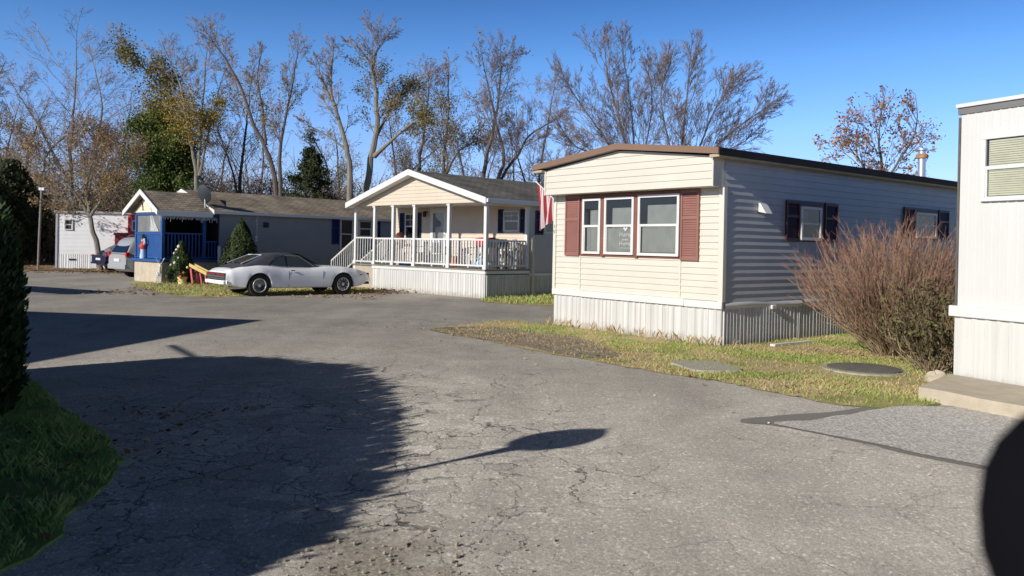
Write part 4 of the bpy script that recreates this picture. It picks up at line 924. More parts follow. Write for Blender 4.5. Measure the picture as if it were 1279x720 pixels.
mb.grid(20, 12, lambda s, t: ((lambda k: (.13*cos(s*2*pi)*sin(pi*t)*k, .085*sin(s*2*pi)*sin(pi*t)*k, .05 + .085*cos(pi*t)*k))(1 + .55*mn.noise(V((cos(s*2*pi)*1.3, sin(s*2*pi)*1.3, t*2.2 + 4))))))
o = mb.build('rock', M_CONC, loc=G(1168, 478, .0)); tag(o, 'tan rock between the leafy shrub and the concrete step', 'rock')
mb = MB(); mb.box(-.55, .55, -.05, .05, 0, .04); o = mb.build('timber_board', mat('pale_board', (.62, .6, .55), .8, .1, 6), loc=G(990, 430.5, .012), bevel=.004); o.rotation_euler = (0, 0, TA - .03); tag(o, 'pale board lying on the grass along the cream home skirting', 'board')

# ================================================================== bare bush and leafy shrub
def twig_bush(name, label, loc, n, rad, h, seed, mats, r0=.009, spread=1.0, leafm=None, lsz=.05, nl=0):
    r = random.Random(seed); t = thing(name, label, 'bush', loc); mb = MB(); tips = []
    tw = MB()
    for i in range(n):
        a = r.uniform(0, 2*pi); e = r.random()**.6*spread
        d = V((cos(a)*e*rad, sin(a)*e*rad, h*(1 - .34*e*e)*r.uniform(.78, 1.03)))
        p0 = V((cos(a)*.16*r.random(), sin(a)*.16*r.random(), 0)); bend = V((cos(a), sin(a), 0))*rad*.13*e
        pts = []
        for k in range(6):
            q = k/5; p = p0 + d*q + bend*sin(pi*q)*r.uniform(.6, 1.4) + V((r.gauss(0, .035), r.gauss(0, .035), r.gauss(0, .02))); pts.append(p)
        rr = r0*r.uniform(.6, 1.3)
        mb.tube(pts, [rr*(1 - .7*k/5) for k in range(6)], 4, 0, False)
        for k in range(r.randint(4, 8)):
            q = r.uniform(.25, .98); j = min(4, int(q*5)); p = pts[j].lerp(pts[j + 1], q*5 - j)
            dd = (d.normalized() + V((r.gauss(0, .4), r.gauss(0, .4), r.gauss(.15, .25)))).normalized(); ln = r.uniform(.2, .5)*h*.45
            p2 = p + dd*ln*.5 + V((r.gauss(0, .02), r.gauss(0, .02), 0)); p3 = p + dd*ln
            tw.tube([p, p2, p3], [rr*.5, rr*.38, rr*.2], 3, 0, False); tips.append(p3); tips.append(p2)
            for z in range(2):
                d3 = (dd + V((r.gauss(0, .5), r.gauss(0, .5), r.gauss(.1, .3)))).normalized(); b = p.lerp(p3, r.uniform(.3, .8))
                tw.tube([b, b + d3*ln*.4], [rr*.33, rr*.18], 3, 0, False); tips.append(b + d3*ln*.4)
    mb.build('stems', mats[0], t); 
    if leafm:
        for i in range(nl):
            p = r.choice(tips) + V((r.gauss(0, .04), r.gauss(0, .04), r.gauss(0, .04))); tw.card(p, (r.uniform(-1, 1), r.uniform(-1, 1), r.uniform(-.2, 1)), lsz*r.uniform(.6, 1.3), 1, .6, r)
    tw.build('twigs', [mats[1]] + ([leafm] if leafm else []), t)
    return t
TWA = mat('bush_stem', (.30, .23, .145), .85, .25, 6); TWB = mat('bush_twig', (.28, .145, .10), .85, .25, 3)
twig_bush('bare_bush', 'big bare reddish twig bush in front of the cream home side wall', (5.88, 12.5, 0), 420, 1.42, 2.02, 51, (TWA, TWB), .0085)
twig_bush('leafy_bush', 'low bush with dull brown green leaves beside the right trailer corner', (5.62, 10.75, 0), 70, .62, 1.15, 52, (TWA, mat('olive_twig', (.17, .12, .07), .85, .2, 5)), .008, 1.0, leaf_mat('dull_leaf', (.05, .045, .02), (.12, .09, .045), (.17, .18, .06), scale=6), .06, 2200)

# ================================================================== CARS
def lerp_tab(tab, x):
    if x <= tab[0][0]: return tab[0][1]
    for (a, va), (b, vb) in zip(tab[:-1], tab[1:]):
        if x <= b:
            t = (x - a)/(b - a); t = t*t*(3 - 2*t)*.5 + t*.5; return va + (vb - va)*t
    return tab[-1][1]
def wheel(par, x, y, R, wd, rimr, m_rim, sgn, deep=False):
    wmb = MB(); wmb.lathe([(rimr, -wd/2), (R*.93, -wd/2), (R, -wd*.36), (R, wd*.36), (R*.93, wd/2), (rimr, wd/2), (rimr*.98, wd*.2), (rimr*.98, -wd*.2), (rimr, -wd/2)], (0, 0, 0), 32, axis='y')
    wh = wmb.build('wheel', mat('tyre_rubber', (.018, .018, .018), .75, .2, 10), par); wh.location = (x, y, R)
    q = MB(); o = sgn*wd/2
    pr = [(rimr*1.0, 0), (rimr*.97, .012), (rimr*.88, .0), (rimr*.8, -.03), (rimr*.55, -.06 if deep else -.02), (rimr*.32, -.04 if deep else .0), (rimr*.25, .0), (.004, .006)]
    q.lathe([(a, o + sgn*b) for a, b in pr], (0, 0, 0), 28, axis='y'); q.build('rim', m_rim, wh)
    q = MB()
    for i in range(10):
        t = i*2*pi/10; q.bar((cos(t)*rimr*.34, o - sgn*.028, sin(t)*rimr*.34), (cos(t)*rimr*.84, o - sgn*.02, sin(t)*rimr*.84), .035 if deep else .05, .02)
    q.build('spokes', m_rim, wh)
    return wh
def car_shell(mb, xs, zs, zb, wt, wheels, archR, crown, m=0, n_tail=1):
    rings = []
    for x in xs:
        w_, b, s = lerp_tab(wt, x), lerp_tab(zb, x), lerp_tab(zs, x)
        arch = 0
        for xw, zw in wheels:
            d = abs(x - xw)
            if d < archR: arch = max(arch, zw + sqrt(archR**2 - d*d))
        P = [(0, s), (w_*.86, s), (w_*.965, s + .03), (w_*.99, s + (b - s)*.22), (w_, s + (b - s)*.52), (w_*.992, b - (b - s)*.26), (w_*.935, b - .035), (w_*.88, b - .002), (w_*.6, b + crown*.7), (0, b + crown)]
        P = [(y, max(z, min(arch, b - .05)) if 0 < i < 6 else z) for i, (y, z) in enumerate(P)]
        if arch:
            P[0] = (0, s)
        rings.append([(x, -y, z) for y, z in P] + [(x, y, z) for y, z in P[::-1][1:-1]])
    k = len(rings[0]); vs = [p for rg in rings for p in rg]; fs = []
    for i in range(len(rings) - 1):
        for j in range(k): fs.append((i*k + j, (i + 1)*k + j, (i + 1)*k + (j + 1) % k, i*k + (j + 1) % k))
    fs.append(list(range(k))); fs.append([(len(rings) - 1)*k + j for j in range(k)][::-1])
    mb.add(vs, fs, m, True)
def linsp(a, b, n): return [a + (b - a)*i/(n - 1) for i in range(n)]
def house_top(mb, xs, zt, zbase, wb, wtop, m=0):
    """greenhouse: loft of trapezoid sections"""
    rings = []
    for x in xs:
        t, b, w0 = lerp_tab(zt, x), lerp_tab(zbase, x) - .02, lerp_tab(wb, x)
        hgt = max(.002, t - b); w1 = w0 - (w0 - wtop)*min(1, hgt/.42)
        P = [(w0, b), (w0 - (w0 - w1)*.5, b + hgt*.5), (w1 + .01, t - min(.05, hgt*.2)), (w1*.93, t - .008), (w1*.5, t + .012), (0, t + .016)]
        rings.append([(x, -y, z) for y, z in P] + [(x, y, z) for y, z in P[::-1][1:]])
    k = len(rings[0]); vs = [p for rg in rings for p in rg]; fs = []
    for i in range(len(rings) - 1):
        for j in range(k - 1): fs.append((i*k + j, (i + 1)*k + j, (i + 1)*k + j + 1, i*k + j + 1))
    mb.add(vs, fs, m, True)

M_CARGL = glass_mat('car_glass', (.05, .065, .075), rough=.03)
def muscle_car():
    c = thing('parked_car', 'white vintage two door coupe with black vinyl roof parked before the grey home', 'car', (-7.72, 23.76, 0), .68); c.scale = (.965, .965, .985)
    PAINT = mat('white_car_paint', (.84, .845, .86), .18, .02, 2, spec=.6); CH = mat('chrome', (.75, .76, .78), .12, .04, 5, metal=1.0)
    yo = .78
    zb = [(-.95, .70), (-.8, .78), (-.45, .855), (0, .90), (.4, .885), (.9, .845), (1.6, .83), (2.2, .855), (2.75, .85), (3.2, .79), (3.55, .71), (3.72, .65)]
    zs = [(-.95, .42), (-.7, .30), (-.45, .25), (3.1, .22), (3.45, .27), (3.72, .40)]
    wt = [(-.95, .80), (-.75, .86), (-.3, .915), (.1, .94), (.7, .905), (1.6, .90), (2.4, .92), (2.8, .925), (3.2, .89), (3.55, .80), (3.72, .70)]
    mb = MB(); car_shell(mb, linsp(-.95, 3.72, 110), zs, zb, wt, [(0, .32), (2.72, .32)], .375, .03)
    body = mb.build('body', PAINT, c, angle=50)
    mb = MB()
    for xw in (0, 2.72): mb.box(xw - .37, xw + .37, -.84, .84, .24, .66)
    mb.build('wheel_well', M_DARK, c)
    # vinyl roof greenhouse
    zt = [(-.75, .83), (-.55, .875), (.30, 1.20), (.55, 1.24), (.9, 1.252), (1.2, 1.24), (1.32, 1.215), (1.98, .87)]
    wb = [(-.75, .60), (-.3, .78), (.4, .82), (1.4, .80), (1.98, .74)]
    mb = MB(); house_top(mb, linsp(-.75, 1.98, 60), zt, zb, wb, .60)
    rf = mb.build('roof', mat('black_vinyl', (.07, .076, .09), .5, .15, 30, bump=.1, bscale=200), c, angle=45)
    ws = MB(); ws.grid(12, 6, lambda s, t: (1.94 - .58*t, (-1 + 2*s)*(.69 - .13*t), .905 + .315*t + .018 + .02*(1 - (2*s - 1)**2))); ws.build('windshield', M_DGLASS, c)
    rw = MB(); rw.grid(10, 6, lambda s, t: (-.42 + .60*t, (-1 + 2*s)*(.56 - .05*t), .945 + .235*t + .012 + .012*(1 - (2*s - 1)**2))); rwo = rw.build('rear_window', M_DGLASS, c)
    q = MB(); q.bar((-.44, -.57, .95), (.2, -.52, 1.2), .03, .02); q.bar((-.44, .57, .95), (.2, .52, 1.2), .03, .02); q.bar((.2, -.52, 1.2), (.2, .52, 1.2), .03, .02); q.build('trim', PAINT, rwo)
    for sy in (-1, 1):
        def wy(x, z): 
            w0 = lerp_tab(wb, x); b = lerp_tab(zb, x) - .02; t = lerp_tab(zt, x); w1 = w0 - (w0 - .60)*min(1, (t - b)/.42)
            return sy*(w0 + (w1 - w0)*(z - b)/max(.05, t - b) + .012)
        g = MB()
        def sidewin(a0, a1, b0, b1, zt0, zt1, nx=10):
            g.grid(nx, 4, lambda s, t: (lambda x, z: (x, wy(x, z), z))((a0 + (a1 - a0)*s)*(1 - t) + (b0 + (b1 - b0)*s)*t, (lerp_tab(zb, a0 + (a1 - a0)*s) + .012)*(1 - t) + (zt0 + (zt1 - zt0)*s)*t))
        sidewin(.30, .82, .62, .84, 1.15, 1.195); sidewin(.86, 1.78, .87, 1.30, 1.195, 1.17)
        g.build('side_window', M_CARGL, c)
        q = MB()
        for ln in ([(.28, .0), (.60, 1), (.85, 1), (.84, .0)], [(.84, 0), (.86, 1), (1.31, 1), (1.80, 0)]):
            q.tube([(x, wy(x, (lerp_tab(zb, x) + .012) if f == 0 else 1.195 - .04*abs(x - .9)) + sy*.006, (lerp_tab(zb, x) + .012) if f == 0 else 1.195 - .04*abs(x - .9)) for x, f in ln], .009, 5)
        q.build('window_trim', CH, c)
        q = MB(); q.tube([(x, sy*(lerp_tab(wb, x) + .012), lerp_tab(zb, x) + .012) for x in linsp(.25, 1.9, 10)], .008, 5); q.build('belt_trim', CH, c)
        q = MB(); q.box(.98, 1.10, sy*.905 - .012, sy*.905 + .012, .742, .765); q.build('door_handle', M_BLK, c)
        q = MB()
        for xx in (.92, 2.04): q.bar((xx, sy*(lerp_tab(wt, xx)*.972), .28), (xx, sy*(lerp_tab(wt, xx) + .0005), .56), .012, .006, 0, (0, 1, 0)); q.bar((xx, sy*(lerp_tab(wt, xx) + .0005), .56), (xx, sy*(lerp_tab(wt, xx)*.994), .74), .012, .006, 0, (0, 1, 0))
        q.build('door_seam', M_BLK, c)
        for xw in (0, 2.72): wheel(c, xw, sy*yo, .325, .22 if xw else .25, .205, mat('polished_alloy', (.72, .73, .75), .28, .05, 6, metal=.55), sy, xw == 0)
        q = MB(); q.box(3.32, 3.40, sy*.862 - .01, sy*.862 + .012, .60, .625); q.build('side_marker', mat('amber', (.3, .1, .02), .4, .1, 5), c)
    q = MB(); q.box(-.975, -.945, -.76, .76, .46, .68); tp = q.build('tail_panel', M_BLK, c, bevel=.01)
    q = MB()
    for a, b in ((-.72, -.05), (.05, .72)): q.box(-.985, -.975, a, b, .615, .652)
    q.build('taillight', mat('red_lens', (.28, .012, .01), .2, .15, 6), tp)
    q = MB(); q.box(-.984, -.975, -.74, .74, .555, .585); q.box(-.984, -.975, -.74, .74, .50, .52); q.build('bright_strip', CH, tp)
    q = MB(); q.grid(16, 4, lambda s, t: (-1.05 + .12*(2*s - 1)**4 - .02*sin(pi*t), (-1 + 2*s)*.83, .36 + .11*t)); q.box(-1.03, -.9, -.8, .8, .37, .46); q.build('rear_bumper', PAINT, c)
    q = MB(); q.grid(16, 5, lambda s, t: (3.86 - .24*(2*s - 1)**4 + .02*sin(pi*t), (-1 + 2*s)*.74, .38 + .14*t)); q.box(3.66, 3.84, -.66, .66, .39, .51); q.build('front_bumper', CH, c)
    q = MB(); q.box(3.70, 3.76, -.66, .66, .52, .66); q.box(3.6, 3.8, -.60, .60, .30, .38); q.build('grille', M_BLK, c)
    q = MB(); q.tube([(-.9, -.5, .24), (.3, -.5, .26)], .035, 8); q.build('exhaust', M_METAL, c)
    q = MB()
    for yy in (-.36, .36): q.box(.75, .9, yy - .22, yy + .22, .6, 1.02)
    q.build('seats', mat('pale_seat', (.35, .25, .25), .8, .1, 5), c)
    return c
muscle_car()

def modern_car(label, loc, rz, paint, suv=True, mirror_big=False, name='parked_car'):
    c = thing(name, label, 'car', loc, rz)
    hh = 1.0 if suv else .82
    L0, L1 = -.92, 3.62
    zb = [(-.92, .92*hh), (-.7, 1.0*hh), (.4, 1.02*hh), (1.6, .99*hh), (2.3, .98*hh), (2.9, .93*hh), (3.4, .82*hh), (3.62, .68*hh)]
    zs = [(-.92, .42), (-.6, .26), (3.2, .24), (3.62, .36)]
    wt = [(-.92, .80), (-.6, .88), (0, .90), (2.7, .90), (3.2, .86), (3.62, .70)]
    mb = MB(); car_shell(mb, linsp(L0, L1, 90), zs, zb, wt, [(0, .34), (2.67, .34)], .39, .03); mb.build('body', paint, c, angle=50)
    mb = MB()
    for xw in (0, 2.67): mb.box(xw - .38, xw + .38, -.82, .82, .26, .72)
    mb.build('wheel_well', M_DARK, c)
    if suv: zt = [(-.88, .96), (-.58, 1.52), (-.4, 1.62), (.4, 1.68), (1.2, 1.66), (1.5, 1.60), (2.32, 1.0)]
    else: zt = [(-.72, .84), (.05, 1.26), (.4, 1.38), (.9, 1.42), (1.3, 1.36), (2.1, .83)]
    x0, x1 = zt[0][0], zt[-1][0]
    wb = [(x0, .76), (0, .84), (1.6, .82), (x1, .74)]
    mb = MB(); house_top(mb, linsp(x0, x1, 50), zt, zb, wb, .62); mb.build('roof', paint, c, angle=50)
    def wy(x, z, sy, off=.012):
        w0 = lerp_tab(wb, x); b = lerp_tab(zb, x) - .02; t = lerp_tab(zt, x); w1 = w0 - (w0 - .62)*min(1, (t - b)/.42)
        f = (z - b)/max(.05, t - b); f = min(f, .9)
        return sy*(w0 + (w1 - w0)*f + off)
    for sy in (-1, 1):
        if suv: wins = [(-.42, .22, -.3, .24, 1.46, 1.52), (.32, 1.1, .34, 1.08, 1.53, 1.52), (1.2, 2.0, 1.18, 1.5, 1.52, 1.47)]
        else: wins = [(.1, .72, .38, .74, 1.24, 1.29), (.8, 1.75, .82, 1.28, 1.29, 1.24)]
        for a0, a1, b0, b1, z0, z1 in wins:
            g = MB(); g.grid(8, 4, lambda s, t: (lambda x, z: (x, wy(x, z, sy), z))((a0 + (a1 - a0)*s)*(1 - t) + (b0 + (b1 - b0)*s)*t, (lerp_tab(zb, a0) + .03)*(1 - t) + (z0 + (z1 - z0)*s)*t)); g.build('side_window', M_DGLASS, c)
        for xw in (0, 2.67): wheel(c, xw, sy*.79, .34, .22, .22, M_METAL, sy)
        q = MB(); q.box(-.945 if suv else -.935, -.8, sy*.80 - .07, sy*.80 + .06, .86*hh, (1.04 if suv else .97)*hh); q.build('taillight', mat('tail_lens', (.55, .02, .03), .2, .1, 5), c, bevel=.02)
        # door mirror
        q = MB(); mx = 1.75; k = .8 if mirror_big else 1.0; zc = (1.149 if mirror_big else 1.10)*hh
        q.lathe([(max(.001, .09*k*sin(pi*i/16)**.8), -.115*k*cos(pi*i/16)) for i in range(17)], (mx, sy*(.96 + .08*k), zc), 28, 0, 'y', .6, 1)
        q.bar((mx, sy*.82, zc - .03), (mx, sy*.95, zc - .02), .05, .04); q.build('door_mirror', M_BLK if not mirror_big else mat('matt_black_plastic', (.004, .004, .006), .9, .2, 5, spec=.08), c, angle=80)
        for xx in (.27, 1.15):
            q = MB(); q.box(xx + .05, xx + .2, sy*.9 - .012, sy*.9 + .014, .86*hh, .89*hh); q.build('door_handle', paint, c)
    g = MB()
    if suv: g.grid(10, 5, lambda s, t: (-.865 + .30*t - .02, (-1 + 2*s)*(.66 - .06*t), 1.03 + .45*t))
    else: g.grid(10, 5, lambda s, t: (-.62 + .68*t - .02, (-1 + 2*s)*(.64 - .08*t), .90 + .36*t + .014))
    g.build('rear_window', M_DGLASS, c)
    g = MB(); a, b, z0, z1 = (2.26, 1.56, 1.05, 1.57) if suv else (2.02, 1.36, .89, 1.33)
    g.grid(12, 5, lambda s, t: (a + (b - a)*t + .03, (-1 + 2*s)*(.68 - .07*t), z0 + (z1 - z0)*t + .012)); g.build('windshield', M_DGLASS, c)
    q = MB(); q.box(-.97, -.85, -.8, .8, .36, .56*hh); q.build('rear_bumper', paint, c, bevel=.03)
    q = MB(); q.box(-.945, -.93, -.26, .26, .66*hh, .78*hh); q.build('number_plate', mat('pale_plate2', (.6, .6, .58), .5, .05, 4), c)
    q = MB(); q.box(3.55, 3.68, -.68, .68, .36, .6); q.build('front_bumper', M_BLK, c, bevel=.03)
    for sy in (-1, 1):
        q = MB(); q.box(3.42, 3.58, sy*.62 - .12, sy*.62 + .1, .66*hh, .76*hh); q.build('headlight', M_METAL, c, bevel=.02)
    if suv:
        for sy in (-1, 1):
            q = MB(); q.tube([(-.3, sy*.5, 1.665), (-.2, sy*.5, 1.72), (1.1, sy*.5, 1.735), (1.2, sy*.5, 1.69)], .018, 6); q.build('roof_rail', M_METAL, c)
    return c
SIL = mat('silver_paint', (.46, .47, .48), .25, .03, 3, spec=.6, metal=.35); DBL = mat('dark_blue_paint', (.008, .012, .05), .2, .1, 3, spec=.6); BLKP = mat('black_car_paint', (.006, .006, .008), .3, .1, 3, spec=.5)
modern_car('silver sport utility car parked left of the blue porch', onC(-4.5, 1.25), TC, SIL)
modern_car('dark blue sedan with red taillight parked before the white trailer', onC(-11.2, 3.2), TC, DBL, suv=False)
# black van beside the photographer; only its door mirror reaches into the picture
fw = radians(57); mloc = V((.384, .42)); f2, l2 = V((cos(fw), sin(fw))), V((-sin(fw), cos(fw)))
VS = 1.26
org = mloc - (f2*1.75 + l2*1.02)*VS
van = modern_car('black vehicle at the lower right edge, only its blurred dark door mirror showing', (org.x, org.y, 0), fw, BLKP, True, True, 'parked_van')
van.scale = (VS, VS, VS)

# ================================================================== HEDGE (left edge) and things beyond the frame that shade the road
def hedge(path, half, h, seed, n, name, label):
    r = random.Random(seed); t = thing(name, label, 'hedge', (path[0][0], path[0][1], 0)); o = V((path[0][0], path[0][1], 0))
    pts = [V((x, y, 0)) - o for x, y in path]; L = [(b - a).length for a, b in zip(pts[:-1], pts[1:])]; tot = sum(L)
    def along(q):
        d = q*tot
        for (a, b), l in zip(zip(pts[:-1], pts[1:]), L):
            if d <= l: return a.lerp(b, d/l), (b - a).normalized()
            d -= l
        return pts[-1], (pts[-1] - pts[-2]).normalized()
    def surf(q, ph, k):
        c, d = along(max(0, min(1, q))); nr = V((d.y, -d.x, 0)); hh = h*(1 + .03*mn.noise(V((q*9, seed, 0))))*(1 - .28*max(0, min(1, (q - .78)/.2))); w_ = half*(1 + .06*mn.noise(V((q*7, seed, 5))))
        e = min(1, min(q, 1 - q)*tot/(half*1.1)) if tot else 1; e = sqrt(max(0.02, 1 - (1 - e)**2))
        x = cos(ph); z = sin(ph); sx = (1 if x > 0 else -1)*abs(x)**.42; szz = abs(z)**.5
        return c + nr*(w_*sx*k*e) + V((0, 0, .06 + (hh*(.75 + .25*e) - .06)*szz*k)), (nr*x + V((0, 0, z)))
    mb = MB()
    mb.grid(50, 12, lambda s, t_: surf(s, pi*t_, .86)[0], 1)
    for i in range(n):
        q = r.random(); ph = r.uniform(.02, pi - .02) if r.random() < .45 else math.asin(r.random()**2)
        if ph < pi/2 and r.random() < .2: ph = pi - ph
        p, nn = surf(q, ph, r.uniform(.84, 1.0))
        if r.random() < .10: p = p + nn*r.uniform(.0, .08) + V((0, 0, r.uniform(0, .09)))
        up = V((0, 0, .8)) + nn*.6 + V((r.gauss(0, .35), r.gauss(0, .35), r.gauss(0, .3)))
        dr = up.normalized(); a = dr.cross(V((r.gauss(0, 1), r.gauss(0, 1), r.gauss(0, 1)))).normalized(); ln = r.uniform(.04, .105); wd = ln*.3
        mb.add([p - dr*ln*.4, p + a*wd, p + dr*ln*.75, p - a*wd], [(0, 1, 2, 3)], 0)
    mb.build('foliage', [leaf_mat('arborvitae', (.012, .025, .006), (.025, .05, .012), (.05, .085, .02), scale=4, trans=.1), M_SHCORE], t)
    mb = MB()
    for i in range(int(tot/.7)):
        c, d = along((i + .5)/int(tot/.7)); mb.tube([c, c + V((.02, .02, h*.5))], [.05, .03], 6)
    mb.build('trunks', mat('shrub_bark', (.12, .09, .06)), t)
hedge([(-4.3, 1.2), (-4.16, 3.2), (-4.34, 5.2), (-4.98, 7.05), (-5.55, 8.1), (-6.35, 9.2)], .57, 1.90, 61, 52000, 'hedge', 'dark green evergreen hedge at the left edge of the picture above the shaded grass')
# post lamp, hidden to the left, whose shadow falls on the road
lp = thing('lamp_post', 'black garden post lamp with round lantern before the evergreen hedge', 'lamp post', (-3.13, 3.50, 0))
mb = MB(); mb.tube([(0, 0, 0), (0, 0, .1), (0, 0, .12), (0, 0, 1.75)], [.06, .06, .03, .026], 10); mb.lathe([(.026, 1.7), (.05, 1.86), (.07, 2.0), (.06, 2.02)], n=14); mb.build('post', M_BLK, lp)
mb = MB(); mb.lathe([(.06, 2.0), (.19, 2.05), (.25, 2.15), (.25, 2.23), (.20, 2.33), (.11, 2.41), (.03, 2.45), (.01, 2.5)], n=20); mb.build('lantern', mat('dark_bronze', (.05, .04, .03), .4, .1, 6), lp)
# neighbouring home left of the frame (throws the angular shadow)
nh = thing('mobile_home', 'flat roofed pale home standing out of view left of the hedge', 'mobile home', (-10.1, 11.6, 0), radians(170))
mb = MB(); mb.box(.25, 13, .25, 6.4, .6, 2.95); mb.build('wall', M_CREAM, nh)
mb = MB(); skirting(mb, lambda x, z, d: (.25 - d, 6.4 - x, z), 0, 6.15, 0, .6); mb.box(.27, 13, .27, 6.38, 0, .59); mb.build('skirting', M_SKIRT, nh)
mb = MB(); mb.box(0, 13.2, 0, 6.6, 3.0, 3.2); mb.box(-.02, 13.22, 6.601, 6.65, 2.95, 3.22); mb.build('roof', mat('roof_membrane', (.3, .29, .28)), nh, bevel=.01)
for x in (2.5, 6.5, 10): window(nh, lambda a, z, d: (a, .25 - d, z), x, x + 1.1, 1.4, 2.4, dark=True)
dn = MB(); dn.box(4.4, 5.3, .2, .245, .6, 2.6); dn.build('door', M_WHITE, nh)
ut = thing('utility_pole', 'wooden service pole out of view left of the hedge', 'pole', (-7.9, 3.9, 0))
mb = MB(); mb.tube([(0, 0, 0), (0, 0, 3.5)], [.11, .09], 10); mb.build('shaft', mat('pole_wood', (.2, .15, .1), .9, .2, 5), ut)
mb = MB(); mb.tube([(0, 0, 3.4), (-1.2, 1.85, 3.22), (-2.35, 3.6, 3.2)], .03, 6); mb.build('service_cable', M_BLK, ut)
cpn = thing('shadow_canopy', 'narrow flat carport on posts, added out of view to shade the road', 'shadow_canopy', (-16.6, 19.2, 0), radians(152))  # unseen roof added and shaped to throw the thin far-left shadow band
mb = MB(); mb.box(0, 9, 0, 1.5, 3.1, 3.2); mb.build('roof', M_METAL, cpn)
for x in (.2, 4.5, 8.8):
    for y in (.1, 1.4):
        mb = MB(); mb.box(x - .05, x + .05, y - .05, y + .05, 0, 3.1); mb.build('post', M_WHITE, cpn)

# ================================================================== TREES
def unit(v):
    l = v.length; return v/l if l > 1e-9 else V((0, 0, 1))
class Tree:
    def __init__(s, seed): s.r = random.Random(seed); s.wood = MB(); s.twig = MB(); s.tips = []
    def jit(s, k): return V((s.r.gauss(0, k), s.r.gauss(0, k), s.r.gauss(0, k)))
    def grow(s, p, d, L, r0, lvl, P):
        n = (5, 4, 3, 2)[min(3, lvl - 1)]; pts = [p]; rad = [r0]; rt = max(P['rmin'], r0*.3)
        for i in range(n):
            d = unit(d + s.jit(P['jit']) + V((0, 0, P['up']*(1 if lvl <= 1 else .35))))
            p = p + d*(L/n); pts.append(p); rad.append(r0 + (rt - r0)*(i + 1)/n)
        mb = s.wood if lvl <= 1 else s.twig
        mb.tube(pts, rad, 5 if lvl <= 1 else 3, 0, False)
        if lvl >= P['lv']: s.tips.append(p); s.tips.append(pts[-2]); return
        k = P['n'][lvl]; k = max(1, int(k*s.r.uniform(.75, 1.25)))
        for i in range(k):
            q = .22 + .78*(i + s.r.random())/k; j = min(n - 1, int(q*n)); a = pts[j].lerp(pts[j + 1], q*n - j)
            dd = unit(pts[j + 1] - pts[j]); side_ = unit(dd.cross(s.jit(1))); an = radians(s.r.uniform(*P['ang']))
            s.grow(a, unit(dd*cos(an) + side_*sin(an)), L*P['lr'][lvl]*s.r.uniform(.6, 1.15)*(1.15 - .5*q), max(P['rmin'], rad[j]*.5), lvl + 1, P)
    def stem(s, pts, r0, r1, nl, P, t0=.3, Lf=.35, topk=1.0):
        # smooth the polyline
        q = []
        for i in range(len(pts) - 1):
            for k in range(4): 
                t = k/4; a = pts[max(0, i - 1)]; b = pts[i]; c = pts[i + 1]; e = pts[min(len(pts) - 1, i + 2)]
                q.append(.5*((2*b) + (c - a)*t + (2*a - 5*b + 4*c - e)*t*t + (3*b - a - 3*c + e)*t**3) + s.jit(r0*.12)*(1 if i + k else 0))
        q.append(pts[-1]); m = len(q) - 1
        rad = [(r0 + (r1 - r0)*(i/m)**.8)*(1 + .35*max(0, 1 - i/2.5) if i < 3 else 1) for i in range(m + 1)]
        s.wood.tube(q, rad, 8, 0, True)
        Lt = (pts[-1] - pts[0]).length
        for i in range(nl):
            f = t0 + (1 - t0)*(i + s.r.random())/nl; j = min(m - 1, int(f*m)); a = q[j].lerp(q[j + 1], f*m - j); dd = unit(q[j + 1] - q[j])
            sd = unit(dd.cross(s.jit(1))); an = radians(s.r.uniform(*P['lang']))
            s.grow(a, unit(dd*cos(an) + sd*sin(an) + V((0, 0, .1))), Lt*Lf*s.r.uniform(.55, 1.15)*(1.2 - .65*f*topk), max(P['rmin']*2, min(.05, rad[j]*P.get('lk', .27))), 1, P)
        s.grow(q[-1], unit(q[-1] - q[-2]), Lt*Lf*.5, rad[-1], 1, P)
    def leaves(s, n, mi, sz, spread=.35, zr=None, sel=None, clump=1):
        tips = [t for t in s.tips if sel is None or sel(t)]
        if not tips: return
        for i in range(n//clump):
            c = s.r.choice(tips)
            for k in range(clump): s.twig.card(c + s.jit(spread), s.jit(1) + V((0, 0, .3)), s.r.uniform(*sz), mi, .7, s.r)
BARE = dict(jit=.075, up=.05, lv=4, n=(0, 8, 6, 4), lr=(1, .5, .5, .55), ang=(22, 50), lang=(25, 55), rmin=.007, lk=.25)
FINE = dict(BARE, n=(0, 8, 7, 4), jit=.085, up=.06)
M_BARK = mat('grey_bark', (.13, .115, .09), .9, scale=3, stretch=(4, 4, .6), col2=(.30, .27, .22), bump=.6, bscale=20, contrast=.5)
M_BARKD = mat('dark_bark', (.075, .06, .05), .9, scale=3, stretch=(4, 4, .6), col2=(.16, .13, .105), bump=.6, bscale=20, contrast=.5)
M_TWIG = mat('twig_bark', (.22, .165, .135), .9, scale=.5, col2=(.34, .26, .21))
M_TWIGD = mat('dark_twig', (.15, .115, .105), .9, scale=.5, col2=(.25, .195, .17))
L_YEL = leaf_mat('yellow_leaf', (.2, .17, .03), (.38, .29, .05), (.48, .35, .09), scale=.7, trans=.3)
L_OLV = leaf_mat('olive_leaf', (.09, .095, .02), (.2, .19, .05), (.33, .27, .09), scale=.6, trans=.25)
L_GRN = leaf_mat('dark_green_leaf', (.035, .065, .012), (.085, .135, .028), (.18, .2, .05), scale=.6, trans=.2)
L_ORG = leaf_mat('orange_brown_leaf', (.2, .09, .045), (.42, .21, .08), (.52, .32, .14), scale=.8, trans=.3)
L_TAN = leaf_mat('tan_leaf', (.19, .125, .065), (.33, .22, .11), (.44, .31, .16), scale=.5, trans=.3)
